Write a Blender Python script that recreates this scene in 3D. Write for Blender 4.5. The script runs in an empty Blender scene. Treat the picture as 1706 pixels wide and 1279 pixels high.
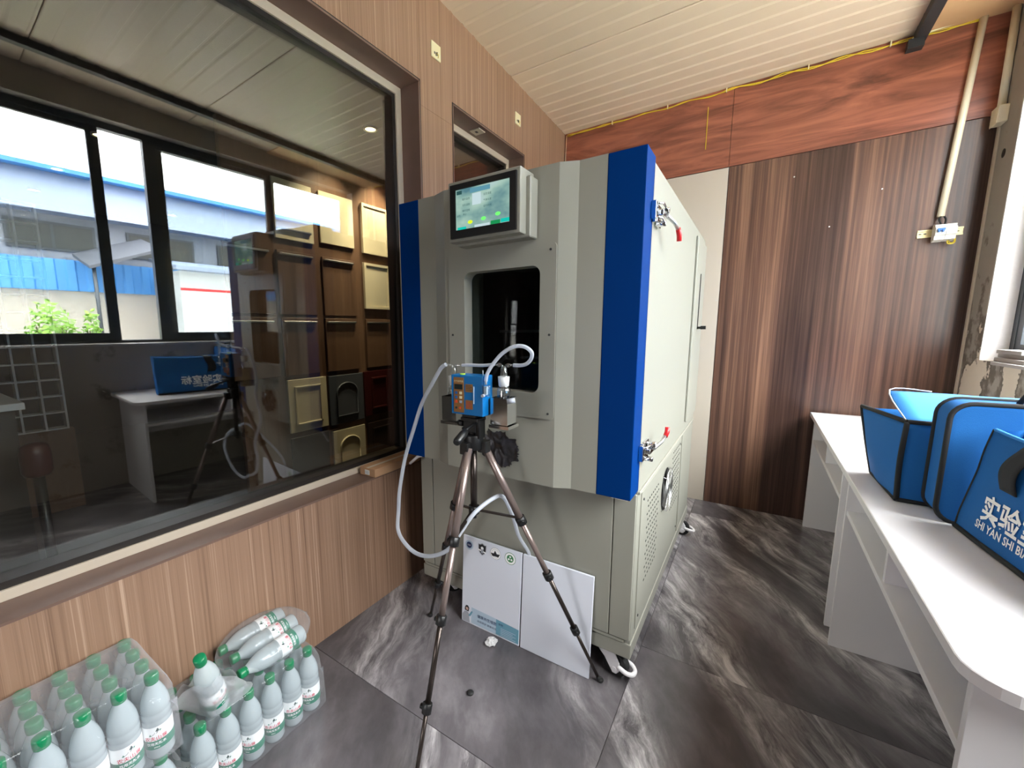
import bpy, bmesh, math, random
from mathutils import Vector, Matrix, Euler, noise
random.seed(7)
SC = bpy.context.scene
COL = SC.collection
PI = math.pi
# ------------------------------------------------------------------ camera
cam = bpy.data.cameras.new('camera'); camo = bpy.data.objects.new('camera', cam); COL.objects.link(camo)
YAW, PITCH, ROLL, FPX = -.6041, .1487, -.0096, 693.6
cam.sensor_fit = 'HORIZONTAL'; cam.sensor_width = 36.0
cam.lens = FPX / 1706 * 36.0
cam.shift_x = 70.9 / 1706; cam.shift_y = 13.3 / 1706
cam.clip_start = .02; cam.clip_end = 200
_f = Vector((math.sin(YAW)*math.cos(PITCH), math.cos(YAW)*math.cos(PITCH), -math.sin(PITCH)))
_r = Vector((math.cos(YAW), -math.sin(YAW), 0)); _u = _r.cross(_f)
_r2 = math.cos(ROLL)*_r + math.sin(ROLL)*_u; _u2 = -math.sin(ROLL)*_r + math.cos(ROLL)*_u
camo.matrix_world = Matrix(((_r2.x, _u2.x, -_f.x, 0), (_r2.y, _u2.y, -_f.y, 0), (_r2.z, _u2.z, -_f.z, 1.31), (0, 0, 0, 1)))
SC.camera = camo
# ------------------------------------------------------------------ world, light, exposure
SC.view_settings.view_transform = 'Standard'; SC.view_settings.look = 'None'
SC.view_settings.gamma = 1; SC.view_settings.use_curve_mapping = False
SC.view_settings.exposure = 0.38
SKY_HORIZON = 10.0
W = bpy.data.worlds.new('overcast'); SC.world = W; W.use_nodes = True
_wt = W.node_tree; _bg = _wt.nodes['Background']      # overcast sky: three times brighter overhead than at the horizon
_tc0 = _wt.nodes.new('ShaderNodeTexCoord'); _sx = _wt.nodes.new('ShaderNodeSeparateXYZ'); _wt.links.new(_tc0.outputs['Generated'], _sx.inputs[0])
_mx0 = _wt.nodes.new('ShaderNodeMath'); _mx0.operation = 'MAXIMUM'; _mx0.inputs[1].default_value = 0.0; _wt.links.new(_sx.outputs['Z'], _mx0.inputs[0])
_ma0 = _wt.nodes.new('ShaderNodeMath'); _ma0.operation = 'MULTIPLY_ADD'; _ma0.inputs[1].default_value = 2.0; _ma0.inputs[2].default_value = 1.0; _wt.links.new(_mx0.outputs[0], _ma0.inputs[0])
_ml0 = _wt.nodes.new('ShaderNodeMath'); _ml0.operation = 'MULTIPLY'; _ml0.inputs[1].default_value = SKY_HORIZON; _wt.links.new(_ma0.outputs[0], _ml0.inputs[0])
_bg.inputs[0].default_value = (.97, .975, .98, 1); _wt.links.new(_ml0.outputs[0], _bg.inputs[1])
def portal(name, loc, rot, sx, sy):
    l = bpy.data.lights.new(name, 'AREA'); l.shape = 'RECTANGLE'; l.size = sx; l.size_y = sy; l.cycles.is_portal = True
    o = bpy.data.objects.new(name, l); o.location = loc; o.rotation_euler = rot; COL.objects.link(o)
portal('window_portal', (1.13, 1.75, 1.95), (0, PI/2, 0), 1.66, 3.06)
portal('rear_window_portal', (-1.06, -2.08, 1.28), (PI/2, 0, 0), .72, .76)
SC.cycles.max_bounces = 10; SC.cycles.diffuse_bounces = 5; SC.cycles.glossy_bounces = 4
SC.cycles.transmission_bounces = 8; SC.cycles.transparent_max_bounces = 24
SC.cycles.caustics_reflective = False; SC.cycles.caustics_refractive = False
SC.cycles.sample_clamp_indirect = 6.0; SC.cycles.blur_glossy = 1.0
# ------------------------------------------------------------------ materials
def srgb(r, g, b):
    f = lambda c: (c/255/12.92) if c/255 <= .04045 else ((c/255+.055)/1.055)**2.4
    return (f(r), f(g), f(b), 1)
class NT:
    def __init__(s, name):
        s.m = bpy.data.materials.new(name); s.m.use_nodes = True; s.t = s.m.node_tree; s.t.nodes.clear()
        s.out = s.n('ShaderNodeOutputMaterial')
    def n(s, typ, **kw):
        x = s.t.nodes.new(typ)
        for k, v in kw.items():
            if k.startswith('i_'):
                key = k[2:]; key = int(key) if key.isdigit() else key.replace('_', ' ')
                x.inputs[key].default_value = v
            else: setattr(x, k, v)
        return x
    def l(s, a, b): s.t.links.new(a, b)
    def surf(s, sh): s.l(sh, s.out.inputs[0]); return s.m
def pbr(name, col, rough=.5, metal=0, spec=.5, bump=0, bscale=80, var=0, vscale=6, coat=0, emit=None, estr=0):
    t = NT(name); b = t.n('ShaderNodeBsdfPrincipled')
    b.inputs['Base Color'].default_value = col; b.inputs['Roughness'].default_value = rough
    b.inputs['Metallic'].default_value = metal; b.inputs['Specular IOR Level'].default_value = spec
    b.inputs['Coat Weight'].default_value = coat
    if emit: b.inputs['Emission Color'].default_value = emit; b.inputs['Emission Strength'].default_value = estr
    if var or bump:
        g = t.n('ShaderNodeNewGeometry')
    if var:
        nz = t.n('ShaderNodeTexNoise', i_Scale=vscale, i_Detail=4.0); t.l(g.outputs['Position'], nz.inputs['Vector'])
        mx = t.n('ShaderNodeMix', data_type='RGBA', blend_type='MIX')
        mx.inputs[6].default_value = tuple(c*(1-var) for c in col[:3])+(1,); mx.inputs[7].default_value = tuple(min(1, c*(1+var)) for c in col[:3])+(1,)
        t.l(nz.outputs['Fac'], mx.inputs[0]); t.l(mx.outputs[2], b.inputs['Base Color'])
    if bump:
        nb = t.n('ShaderNodeTexNoise', i_Scale=bscale, i_Detail=3.0); t.l(g.outputs['Position'], nb.inputs['Vector'])
        bp = t.n('ShaderNodeBump', i_Strength=bump, i_Distance=.01); t.l(nb.outputs['Fac'], bp.inputs['Height']); t.l(bp.outputs[0], b.inputs['Normal'])
    return t.surf(b.outputs[0])
def ramp(t, stops):
    r = t.n('ShaderNodeValToRGB'); e = r.color_ramp.elements
    while len(e) < len(stops): e.new(.5)
    for k, (p, c) in zip(e, stops): k.position = p; k.color = c
    return r
def scaled_pos(t, sc, obj_offset=False, rotz=0):
    g = t.n('ShaderNodeNewGeometry'); mp = t.n('ShaderNodeMapping'); mp.inputs['Scale'].default_value = sc
    mp.inputs['Rotation'].default_value = (0, 0, rotz)
    src = g.outputs['Position']
    if obj_offset:
        oi = t.n('ShaderNodeObjectInfo'); mul = t.n('ShaderNodeVectorMath', operation='SCALE'); mul.inputs[0].default_value = (37, 19, 53)
        t.l(oi.outputs['Random'], mul.inputs['Scale']); ad = t.n('ShaderNodeVectorMath', operation='ADD')
        t.l(src, ad.inputs[0]); t.l(mul.outputs[0], ad.inputs[1]); src = ad.outputs[0]
    t.l(src, mp.inputs[0]); return mp
def m_stripwood(name, dark, mid, light, axis_scale, rough=.45):
    t = NT(name); b = t.n('ShaderNodeBsdfPrincipled'); b.inputs['Roughness'].default_value = rough
    mp = scaled_pos(t, axis_scale); n1 = t.n('ShaderNodeTexNoise', i_Scale=1.0, i_Detail=6.0, i_Roughness=.75); t.l(mp.outputs[0], n1.inputs['Vector'])
    r = ramp(t, [(.30, dark), (.48, mid), (.56, mid), (.70, light)]); t.l(n1.outputs['Fac'], r.inputs[0])
    t.l(r.outputs[0], b.inputs['Base Color'])
    bp = t.n('ShaderNodeBump', i_Strength=.12, i_Distance=.002); t.l(n1.outputs['Fac'], bp.inputs['Height']); t.l(bp.outputs[0], b.inputs['Normal'])
    return t.surf(b.outputs[0])
M = {}
M['strip'] = m_stripwood('striped_laminate', srgb(104, 77, 60), srgb(146, 115, 94), srgb(190, 160, 138), (0.5, 95, .35))
def m_walnut():
    t = NT('walnut_panel'); b = t.n('ShaderNodeBsdfPrincipled'); b.inputs['Roughness'].default_value = .27
    mp = scaled_pos(t, (7, 7, .12)); n0 = t.n('ShaderNodeTexNoise', i_Scale=1.0, i_Detail=2.0); t.l(mp.outputs[0], n0.inputs['Vector'])
    mp2 = scaled_pos(t, (46, 46, .6)); n1 = t.n('ShaderNodeTexNoise', i_Scale=1.0, i_Detail=5.0, i_Roughness=.65); t.l(mp2.outputs[0], n1.inputs['Vector'])
    mx = t.n('ShaderNodeMix', data_type='FLOAT'); mx.inputs[0].default_value = .5; t.l(n0.outputs['Fac'], mx.inputs[2]); t.l(n1.outputs['Fac'], mx.inputs[3])
    r = ramp(t, [(.34, srgb(50, 35, 32)), (.44, srgb(74, 53, 46)), (.54, srgb(102, 74, 62)), (.66, srgb(142, 107, 87))]); t.l(mx.outputs[0], r.inputs[0]); t.l(r.outputs[0], b.inputs['Base Color'])
    return t.surf(b.outputs[0])
M['walnut'] = m_walnut()
def m_fascia():
    t = NT('red_wood_fascia'); b = t.n('ShaderNodeBsdfPrincipled'); b.inputs['Roughness'].default_value = .3
    mp = scaled_pos(t, (1.3, 1, 11)); n1 = t.n('ShaderNodeTexNoise', i_Scale=1.0, i_Detail=5.0, i_Distortion=1.6, i_Roughness=.6); t.l(mp.outputs[0], n1.inputs['Vector'])
    r = ramp(t, [(.30, srgb(98, 56, 44)), (.5, srgb(144, 86, 68)), (.62, srgb(166, 100, 78)), (.75, srgb(186, 118, 92))]); t.l(n1.outputs['Fac'], r.inputs[0]); t.l(r.outputs[0], b.inputs['Base Color'])
    return t.surf(b.outputs[0])
M['fascia'] = m_fascia()
def m_marble():
    t = NT('grey_marble_tile'); b = t.n('ShaderNodeBsdfPrincipled'); b.inputs['Roughness'].default_value = .16
    mp = scaled_pos(t, (1.0, 1.0, 1.0), True, -.56)
    w = t.n('ShaderNodeTexNoise', i_Scale=1.4, i_Detail=5.0); t.l(mp.outputs[0], w.inputs['Vector'])
    off = t.n('ShaderNodeMix', data_type='RGBA', blend_type='LINEAR_LIGHT'); off.inputs[0].default_value = .13; t.l(mp.outputs[0], off.inputs[6]); t.l(w.outputs['Color'], off.inputs[7])
    st = t.n('ShaderNodeMapping'); st.inputs['Scale'].default_value = (2.2, 1.0, 1); t.l(off.outputs[2], st.inputs[0])
    n1 = t.n('ShaderNodeTexNoise', i_Scale=1.3, i_Detail=9.0, i_Roughness=.62); t.l(st.outputs[0], n1.inputs['Vector'])
    r1 = ramp(t, [(.30, srgb(64, 60, 63)), (.45, srgb(86, 82, 85)), (.55, srgb(104, 99, 103)), (.66, srgb(134, 129, 133)), (.76, srgb(164, 160, 163))]); t.l(n1.outputs['Fac'], r1.inputs[0])
    st2 = t.n('ShaderNodeMapping'); st2.inputs['Scale'].default_value = (2.4, .36, 1); st2.inputs['Location'].default_value = (3, 7, 0); t.l(off.outputs[2], st2.inputs[0])
    n2 = t.n('ShaderNodeTexNoise', i_Scale=1.0, i_Detail=3.0, i_Roughness=.5, i_Distortion=.2); t.l(st2.outputs[0], n2.inputs['Vector'])
    r2 = ramp(t, [(.44, (0, 0, 0, 1)), (.52, (.4, .4, .4, 1)), (.58, (1, 1, 1, 1)), (.605, (.6, .6, .6, 1)), (.635, (.08, .08, .08, 1))]); t.l(n2.outputs['Fac'], r2.inputs[0])
    st3 = t.n('ShaderNodeMapping'); st3.inputs['Scale'].default_value = (15, 3.0, 1); t.l(off.outputs[2], st3.inputs[0])
    n3 = t.n('ShaderNodeTexNoise', i_Scale=1.0, i_Detail=9.0, i_Roughness=.72, i_Distortion=.4); t.l(st3.outputs[0], n3.inputs['Vector'])
    r3 = ramp(t, [(.40, (.02, .02, .02, 1)), (.52, (.45, .45, .45, 1)), (.62, (1, 1, 1, 1))]); t.l(n3.outputs['Fac'], r3.inputs[0])
    mm = t.n('ShaderNodeMath', operation='MULTIPLY'); t.l(r2.outputs[0], mm.inputs[0]); t.l(r3.outputs[0], mm.inputs[1])
    mx = t.n('ShaderNodeMix', data_type='RGBA'); mx.inputs[7].default_value = srgb(214, 208, 210); t.l(mm.outputs[0], mx.inputs[0]); t.l(r1.outputs[0], mx.inputs[6])
    t.l(mx.outputs[2], b.inputs['Base Color']); return t.surf(b.outputs[0])
M['marble'] = m_marble()
def m_plaster():
    t = NT('peeling_concrete'); b = t.n('ShaderNodeBsdfPrincipled'); b.inputs['Roughness'].default_value = .85
    g = t.n('ShaderNodeNewGeometry')
    n1 = t.n('ShaderNodeTexNoise', i_Scale=5.0, i_Detail=7.0, i_Roughness=.6); t.l(g.outputs['Position'], n1.inputs['Vector'])
    sx = t.n('ShaderNodeSeparateXYZ'); t.l(g.outputs['Position'], sx.inputs[0])
    mr = t.n('ShaderNodeMapRange'); mr.inputs[1].default_value = 1.0; mr.inputs[2].default_value = 1.6; mr.inputs[3].default_value = .08; mr.inputs[4].default_value = -.16; t.l(sx.outputs['Z'], mr.inputs[0])
    my = t.n('ShaderNodeMapRange'); my.inputs[1].default_value = 2.2; my.inputs[2].default_value = 2.9; my.inputs[3].default_value = -.22; my.inputs[4].default_value = 0; t.l(sx.outputs['Y'], my.inputs[0])
    a0 = t.n('ShaderNodeMath', operation='ADD'); t.l(mr.outputs[0], a0.inputs[0]); t.l(my.outputs[0], a0.inputs[1])
    ad = t.n('ShaderNodeMath', operation='ADD'); t.l(n1.outputs['Fac'], ad.inputs[0]); t.l(a0.outputs[0], ad.inputs[1])
    r = ramp(t, [(.0, srgb(150, 144, 136)), (.44, srgb(158, 152, 143)), (.50, srgb(112, 104, 95)), (.545, srgb(104, 97, 90)), (.56, srgb(214, 204, 188)), (1, srgb(206, 196, 180))])
    r.color_ramp.interpolation = 'LINEAR'; t.l(ad.outputs[0], r.inputs[0]); t.l(r.outputs[0], b.inputs['Base Color'])
    bp = t.n('ShaderNodeBump', i_Strength=.4, i_Distance=.01); t.l(ad.outputs[0], bp.inputs['Height']); t.l(bp.outputs[0], b.inputs['Normal'])
    return t.surf(b.outputs[0])
M['plaster'] = m_plaster()
M['litreveal'] = pbr('reveal_lit_white', srgb(238, 232, 232), .8, bump=.3, bscale=60, var=.05, vscale=9)  # whiter than the wall: daylight on the jamb put into the colour
M['ceil'] = pbr('cream_roof_sheet', srgb(218, 200, 178), .4, var=.03, vscale=1.5)
M['cream'] = pbr('cream_powder_coat', srgb(146, 145, 135), .42, bump=.03, bscale=400)
M['blue'] = pbr('blue_powder_coat', srgb(0, 47, 110), .55, spec=.04)
M['white'] = pbr('white_laminate', srgb(226, 230, 242), .4)
M['whitepanel'] = pbr('white_board', srgb(202, 192, 178), .45)
M['deskwhite'] = pbr('white_desk_laminate', srgb(232, 229, 232), .35)
M['edge'] = pbr('grey_edge_band', srgb(190, 186, 176), .5)
M['brownlam'] = pbr('brown_reveal_laminate', srgb(112, 88, 78), .4, var=.12, vscale=12)
M['bead'] = pbr('beige_bead', srgb(196, 182, 164), .5)
M['darkgasket'] = pbr('dark_gasket', srgb(34, 28, 25), .5)
M['alu'] = pbr('dark_grey_aluminium', srgb(62, 68, 74), .4, metal=.3)
M['steel'] = pbr('polished_steel', (.72, .72, .72, 1), .12, metal=1)
M['steelrough'] = pbr('brushed_steel', (.6, .6, .6, 1), .35, metal=1)
M['black'] = pbr('black_plastic', srgb(20, 20, 21), .4)
M['rubber'] = pbr('black_rubber', srgb(28, 28, 28), .7)
M['darksteel'] = pbr('dark_painted_steel', srgb(44, 44, 46), .5)
M['bronze'] = pbr('bronze_anodised_tube', srgb(142, 126, 121), .32, metal=.6)
M['darktube'] = pbr('dark_tube', srgb(74, 66, 62), .3, metal=.8)
M['pump'] = pbr('pump_blue_paint', srgb(0, 108, 176), .4)
M['fabric'] = pbr('blue_bag_fabric', srgb(24, 97, 166), .75, bump=.25, bscale=700, spec=.25)
M['fabriclit'] = pbr('blue_bag_fabric_lit', srgb(62, 142, 220), .7, bump=.2, bscale=700, spec=.3)  # paler copy of the bag fabric, light from above put into its colour
M['piping'] = pbr('black_webbing', srgb(22, 23, 26), .8, bump=.2, bscale=900)
M['red'] = pbr('red_plastic', srgb(196, 20, 30), .35)
M['cardboard'] = pbr('brown_cardboard', srgb(178, 138, 104), .8, var=.08, vscale=30)
M['paper'] = pbr('white_paper', srgb(228, 226, 220), .7)
M['ivory'] = pbr('ivory_plastic', srgb(236, 226, 186), .4)
M['pvc'] = pbr('cream_pvc', srgb(236, 226, 200), .35)
M['breaker'] = pbr('white_breaker_plastic', srgb(238, 236, 230), .4)
M['yellow'] = pbr('yellow_wire', srgb(216, 190, 50), .45)
M['brass'] = pbr('zinc_plated_rail', srgb(226, 210, 160), .35, metal=.6)
M['capgreen'] = pbr('green_cap', srgb(16, 122, 78), .32)
M['labelwhite'] = pbr('white_label', srgb(250, 252, 252), .45)
M['labelgreen'] = pbr('green_label', srgb(10, 120, 92), .4)
M['labeldark'] = pbr('dark_green_print', srgb(20, 62, 58), .5)
M['redprint'] = pbr('red_print', srgb(206, 40, 70), .5)
M['whiteprint'] = pbr('white_print', srgb(252, 253, 254), .5)
M['navyprint'] = pbr('navy_print', srgb(26, 48, 96), .5)
M['blackprint'] = pbr('black_print', srgb(26, 28, 34), .5)
M['greenprint'] = pbr('green_print', srgb(58, 124, 78), .5)
M['greyprint'] = pbr('grey_print', srgb(168, 172, 182), .5)
M['skin'] = pbr('skin_print', srgb(214, 178, 160), .5)
M['tealprint'] = pbr('teal_print', srgb(110, 160, 182), .5)
M['paleblue'] = pbr('pale_blue_print', srgb(184, 204, 222), .5)
M['gold'] = pbr('gold_control_plate', srgb(168, 122, 74), .35, metal=.5)
M['lcd'] = pbr('dark_lcd', srgb(40, 46, 44), .2)
M['buttonblue'] = pbr('blue_button', srgb(40, 100, 170), .4)
M['buttonorange'] = pbr('orange_button', srgb(226, 84, 40), .4)
M['bubblegreen'] = pbr('lime_level_vial', srgb(190, 235, 70), .2)
M['litter'] = pbr('crumpled_clear_wrap', srgb(210, 208, 208), .25)
M['concrete'] = pbr('grey_concrete', srgb(150, 146, 140), .85, var=.12, vscale=3)
M['plywood'] = pbr('tan_plywood', srgb(206, 166, 124), .6, var=.1, vscale=9)
M['blackbag'] = pbr('black_plastic_film', srgb(44, 42, 46), .3, bump=.3, bscale=60)
M['cavity'] = pbr('dark_chamber_lining', srgb(26, 28, 30), .4)
M['showdark'] = pbr('showroom_dark_wall', srgb(66, 60, 56), .6)
M['showceil'] = pbr('showroom_dark_ceiling', srgb(62, 58, 54), .7)
M['showfloor'] = pbr('showroom_dark_floor', srgb(40, 40, 42), .3)
M['showbrown'] = m_stripwood('showroom_brown_board', srgb(84, 60, 46), srgb(112, 84, 66), srgb(134, 104, 82), (8, 8, .4), .45)
M['doorcream'] = pbr('cream_cabinet_door', srgb(226, 214, 184), .4)
M['doorgrey'] = pbr('slate_cabinet_door', srgb(84, 88, 98), .4)
M['doorred'] = pbr('dark_red_cabinet_door', srgb(66, 18, 18), .35)
M['doorblack'] = pbr('dark_brown_cabinet_door', srgb(50, 36, 32), .35)
M['lampglow'] = pbr('warm_lamp', srgb(255, 230, 150), .5, emit=(1, .82, .38, 1), estr=9)
M['wareblue'] = pbr('blue_corrugated_sheet', srgb(72, 140, 206), .5)
M['warepale'] = pbr('pale_blue_fascia', srgb(132, 146, 170), .5)
M['warewall'] = pbr('beige_render', srgb(206, 200, 190), .8, var=.05, vscale=.6)
M['waregrey'] = pbr('grey_upper_wall', srgb(128, 134, 144), .7, var=.08, vscale=.4)
M['shedwhite'] = pbr('white_shed_wall', srgb(222, 226, 230), .6)
M['awning'] = pbr('dark_awning', srgb(74, 78, 86), .6)
M['leaf'] = pbr('bright_leaf', srgb(128, 176, 54), .5, var=.3, vscale=14)
M['stem'] = pbr('brown_stem', srgb(92, 74, 52), .8)
M['ground'] = pbr('yard_concrete', srgb(178, 174, 166), .85, var=.08, vscale=.5)
M['tilegrey'] = pbr('grey_spare_tile', srgb(170, 166, 164), .5)
def schlick(t, f0=.04):   # the same from both sides of a thin sheet
    lw = t.n('ShaderNodeLayerWeight', i_Blend=.5); pw = t.n('ShaderNodeMath', operation='POWER'); pw.inputs[1].default_value = 5.0; t.l(lw.outputs['Facing'], pw.inputs[0])
    ma = t.n('ShaderNodeMath', operation='MULTIPLY_ADD'); ma.inputs[1].default_value = 1-f0; ma.inputs[2].default_value = f0; t.l(pw.outputs[0], ma.inputs[0]); return ma
def m_pane(name, refl, tint=(1, 1, 1, 1), rough=0.0, fres=True, mult=1.6):
    t = NT(name); tr = t.n('ShaderNodeBsdfTransparent'); tr.inputs[0].default_value = tint
    gl = t.n('ShaderNodeBsdfGlossy'); gl.inputs['Roughness'].default_value = rough; gl.inputs[0].default_value = (1, 1, 1, 1)
    mx = t.n('ShaderNodeMixShader')
    if fres:
        lw = schlick(t); ma = t.n('ShaderNodeMath', operation='MULTIPLY_ADD'); ma.inputs[1].default_value = mult; ma.inputs[2].default_value = refl; ma.use_clamp = True
        t.l(lw.outputs[0], ma.inputs[0]); t.l(ma.outputs[0], mx.inputs[0])
    else: mx.inputs[0].default_value = refl
    t.l(tr.outputs[0], mx.inputs[1]); t.l(gl.outputs[0], mx.inputs[2]); return t.surf(mx.outputs[0])
M['bigglass'] = m_pane('coated_display_glass', .055, (.86, .88, .86, 1))
M['pane'] = m_pane('clear_window_glass', .0, (.97, .985, .98, 1), mult=.9)
M['smallpane'] = m_pane('dark_viewing_glass', .0, (.5, .54, .53, 1), mult=.7)
M['glassclear'] = m_pane('clear_glassware', .10, (.93, .95, .95, 1))
M['frosted'] = pbr('frosted_glass_joint', srgb(214, 216, 216), .5)
def m_water():
    t = NT('water_filled_plastic'); gl = t.n('ShaderNodeBsdfGlass', i_IOR=1.22, i_Roughness=.02); gl.inputs[0].default_value = (.86, .95, .98, 1)
    tr = t.n('ShaderNodeBsdfTransparent'); tr.inputs[0].default_value = (.84, .93, .97, 1)
    df = t.n('ShaderNodeBsdfDiffuse'); df.inputs[0].default_value = (.88, .97, 1.0, 1); tl = t.n('ShaderNodeBsdfTranslucent'); tl.inputs[0].default_value = (.90, .98, 1.0, 1)
    d = t.n('ShaderNodeMixShader'); d.inputs[0].default_value = .22; t.l(df.outputs[0], d.inputs[1]); t.l(tl.outputs[0], d.inputs[2])
    gy = t.n('ShaderNodeBsdfGlossy', i_Roughness=.05)
    a = t.n('ShaderNodeMixShader'); a.inputs[0].default_value = .4; t.l(gl.outputs[0], a.inputs[1]); t.l(tr.outputs[0], a.inputs[2])
    b = t.n('ShaderNodeMixShader'); b.inputs[0].default_value = .54; t.l(a.outputs[0], b.inputs[1]); t.l(d.outputs[0], b.inputs[2])
    f = schlick(t); c = t.n('ShaderNodeMixShader'); t.l(f.outputs[0], c.inputs[0]); t.l(b.outputs[0], c.inputs[1]); t.l(gy.outputs[0], c.inputs[2])
    g = t.n('ShaderNodeNewGeometry'); nb = t.n('ShaderNodeTexNoise', i_Scale=45.0, i_Detail=2.0); t.l(g.outputs['Position'], nb.inputs['Vector'])
    bp = t.n('ShaderNodeBump', i_Strength=.25, i_Distance=.01); t.l(nb.outputs['Fac'], bp.inputs['Height']); t.l(bp.outputs[0], gy.inputs['Normal']); t.l(bp.outputs[0], gl.inputs['Normal'])
    return t.surf(c.outputs[0])
M['water'] = m_water()
def m_film(name, haze, col=(.86, .88, .92, 1), bump=.0, graze=.5):
    t = NT(name); tr = t.n('ShaderNodeBsdfTransparent'); tr.inputs[0].default_value = (.97, .98, 1, 1)
    df = t.n('ShaderNodeBsdfDiffuse'); df.inputs[0].default_value = col; tl = t.n('ShaderNodeBsdfTranslucent'); tl.inputs[0].default_value = col
    gy = t.n('ShaderNodeBsdfGlossy', i_Roughness=.14)
    d = t.n('ShaderNodeMixShader'); d.inputs[0].default_value = .4; t.l(df.outputs[0], d.inputs[1]); t.l(tl.outputs[0], d.inputs[2])
    lw = t.n('ShaderNodeLayerWeight', i_Blend=.35); ma = t.n('ShaderNodeMath', operation='MULTIPLY_ADD'); ma.inputs[1].default_value = graze; ma.inputs[2].default_value = haze; ma.use_clamp = True; t.l(lw.outputs['Facing'], ma.inputs[0])
    a = t.n('ShaderNodeMixShader'); t.l(ma.outputs[0], a.inputs[0]); t.l(tr.outputs[0], a.inputs[1]); t.l(d.outputs[0], a.inputs[2])
    f = schlick(t, .03); fm = t.n('ShaderNodeMath', operation='MULTIPLY_ADD'); fm.inputs[1].default_value = .28; fm.inputs[2].default_value = .015; fm.use_clamp = True; t.l(f.outputs[0], fm.inputs[0])
    c = t.n('ShaderNodeMixShader'); t.l(fm.outputs[0], c.inputs[0]); t.l(a.outputs[0], c.inputs[1]); t.l(gy.outputs[0], c.inputs[2])
    if bump:
        g = t.n('ShaderNodeNewGeometry'); nb = t.n('ShaderNodeTexNoise', i_Scale=38.0, i_Detail=3.0, i_Distortion=.8); t.l(g.outputs['Position'], nb.inputs['Vector'])
        bp = t.n('ShaderNodeBump', i_Strength=bump, i_Distance=.012); t.l(nb.outputs['Fac'], bp.inputs['Height']); t.l(bp.outputs[0], gy.inputs['Normal']); t.l(bp.outputs[0], df.inputs['Normal'])
    return t.surf(c.outputs[0])
M['film'] = m_film('shrink_film', .05, bump=.15, graze=.30)
M['filmhazy'] = m_film('hazy_shrink_film', .05, (.92, .91, .97, 1), bump=.2, graze=.6)
M['bagfilm'] = m_film('thin_carrier_bag_film', .26, bump=.5, graze=.4)
M['hose'] = m_film('translucent_silicone_hose', .62, (.80, .84, .92, 1), graze=.3)
def m_screen():
    t = NT('lit_touch_screen'); em = t.n('ShaderNodeEmission', i_Strength=.72)
    tc = t.n('ShaderNodeTexCoord'); mp = t.n('ShaderNodeMapping'); mp.inputs['Scale'].default_value = (9, 1, 14); t.l(tc.outputs['Object'], mp.inputs[0])
    n1 = t.n('ShaderNodeTexNoise', i_Scale=1.0, i_Detail=3.0); t.l(mp.outputs[0], n1.inputs['Vector'])
    r = ramp(t, [(.3, srgb(88, 132, 142)), (.45, srgb(140, 178, 170)), (.58, srgb(172, 204, 190)), (.72, srgb(190, 214, 216))]); t.l(n1.outputs['Fac'], r.inputs[0]); t.l(r.outputs[0], em.inputs[0])
    return t.surf(em.outputs[0])
M['screen'] = m_screen()
def m_emit(name, col, s=1.0):
    t = NT(name); em = t.n('ShaderNodeEmission', i_Strength=s); em.inputs[0].default_value = col; return t.surf(em.outputs[0])
M['sc_dark'] = m_emit('screen_text', srgb(40, 74, 74)); M['sc_green'] = m_emit('screen_green', srgb(110, 240, 110))
M['sc_lime'] = m_emit('screen_lime', srgb(206, 240, 40)); M['sc_teal'] = m_emit('screen_teal', srgb(20, 176, 160)); M['sc_header'] = m_emit('screen_header', srgb(84, 134, 150)); M['sc_pale'] = m_emit('screen_pale', srgb(176, 196, 200)); M['sc_dgreen'] = m_emit('screen_dark_green', srgb(26, 130, 74))
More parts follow.
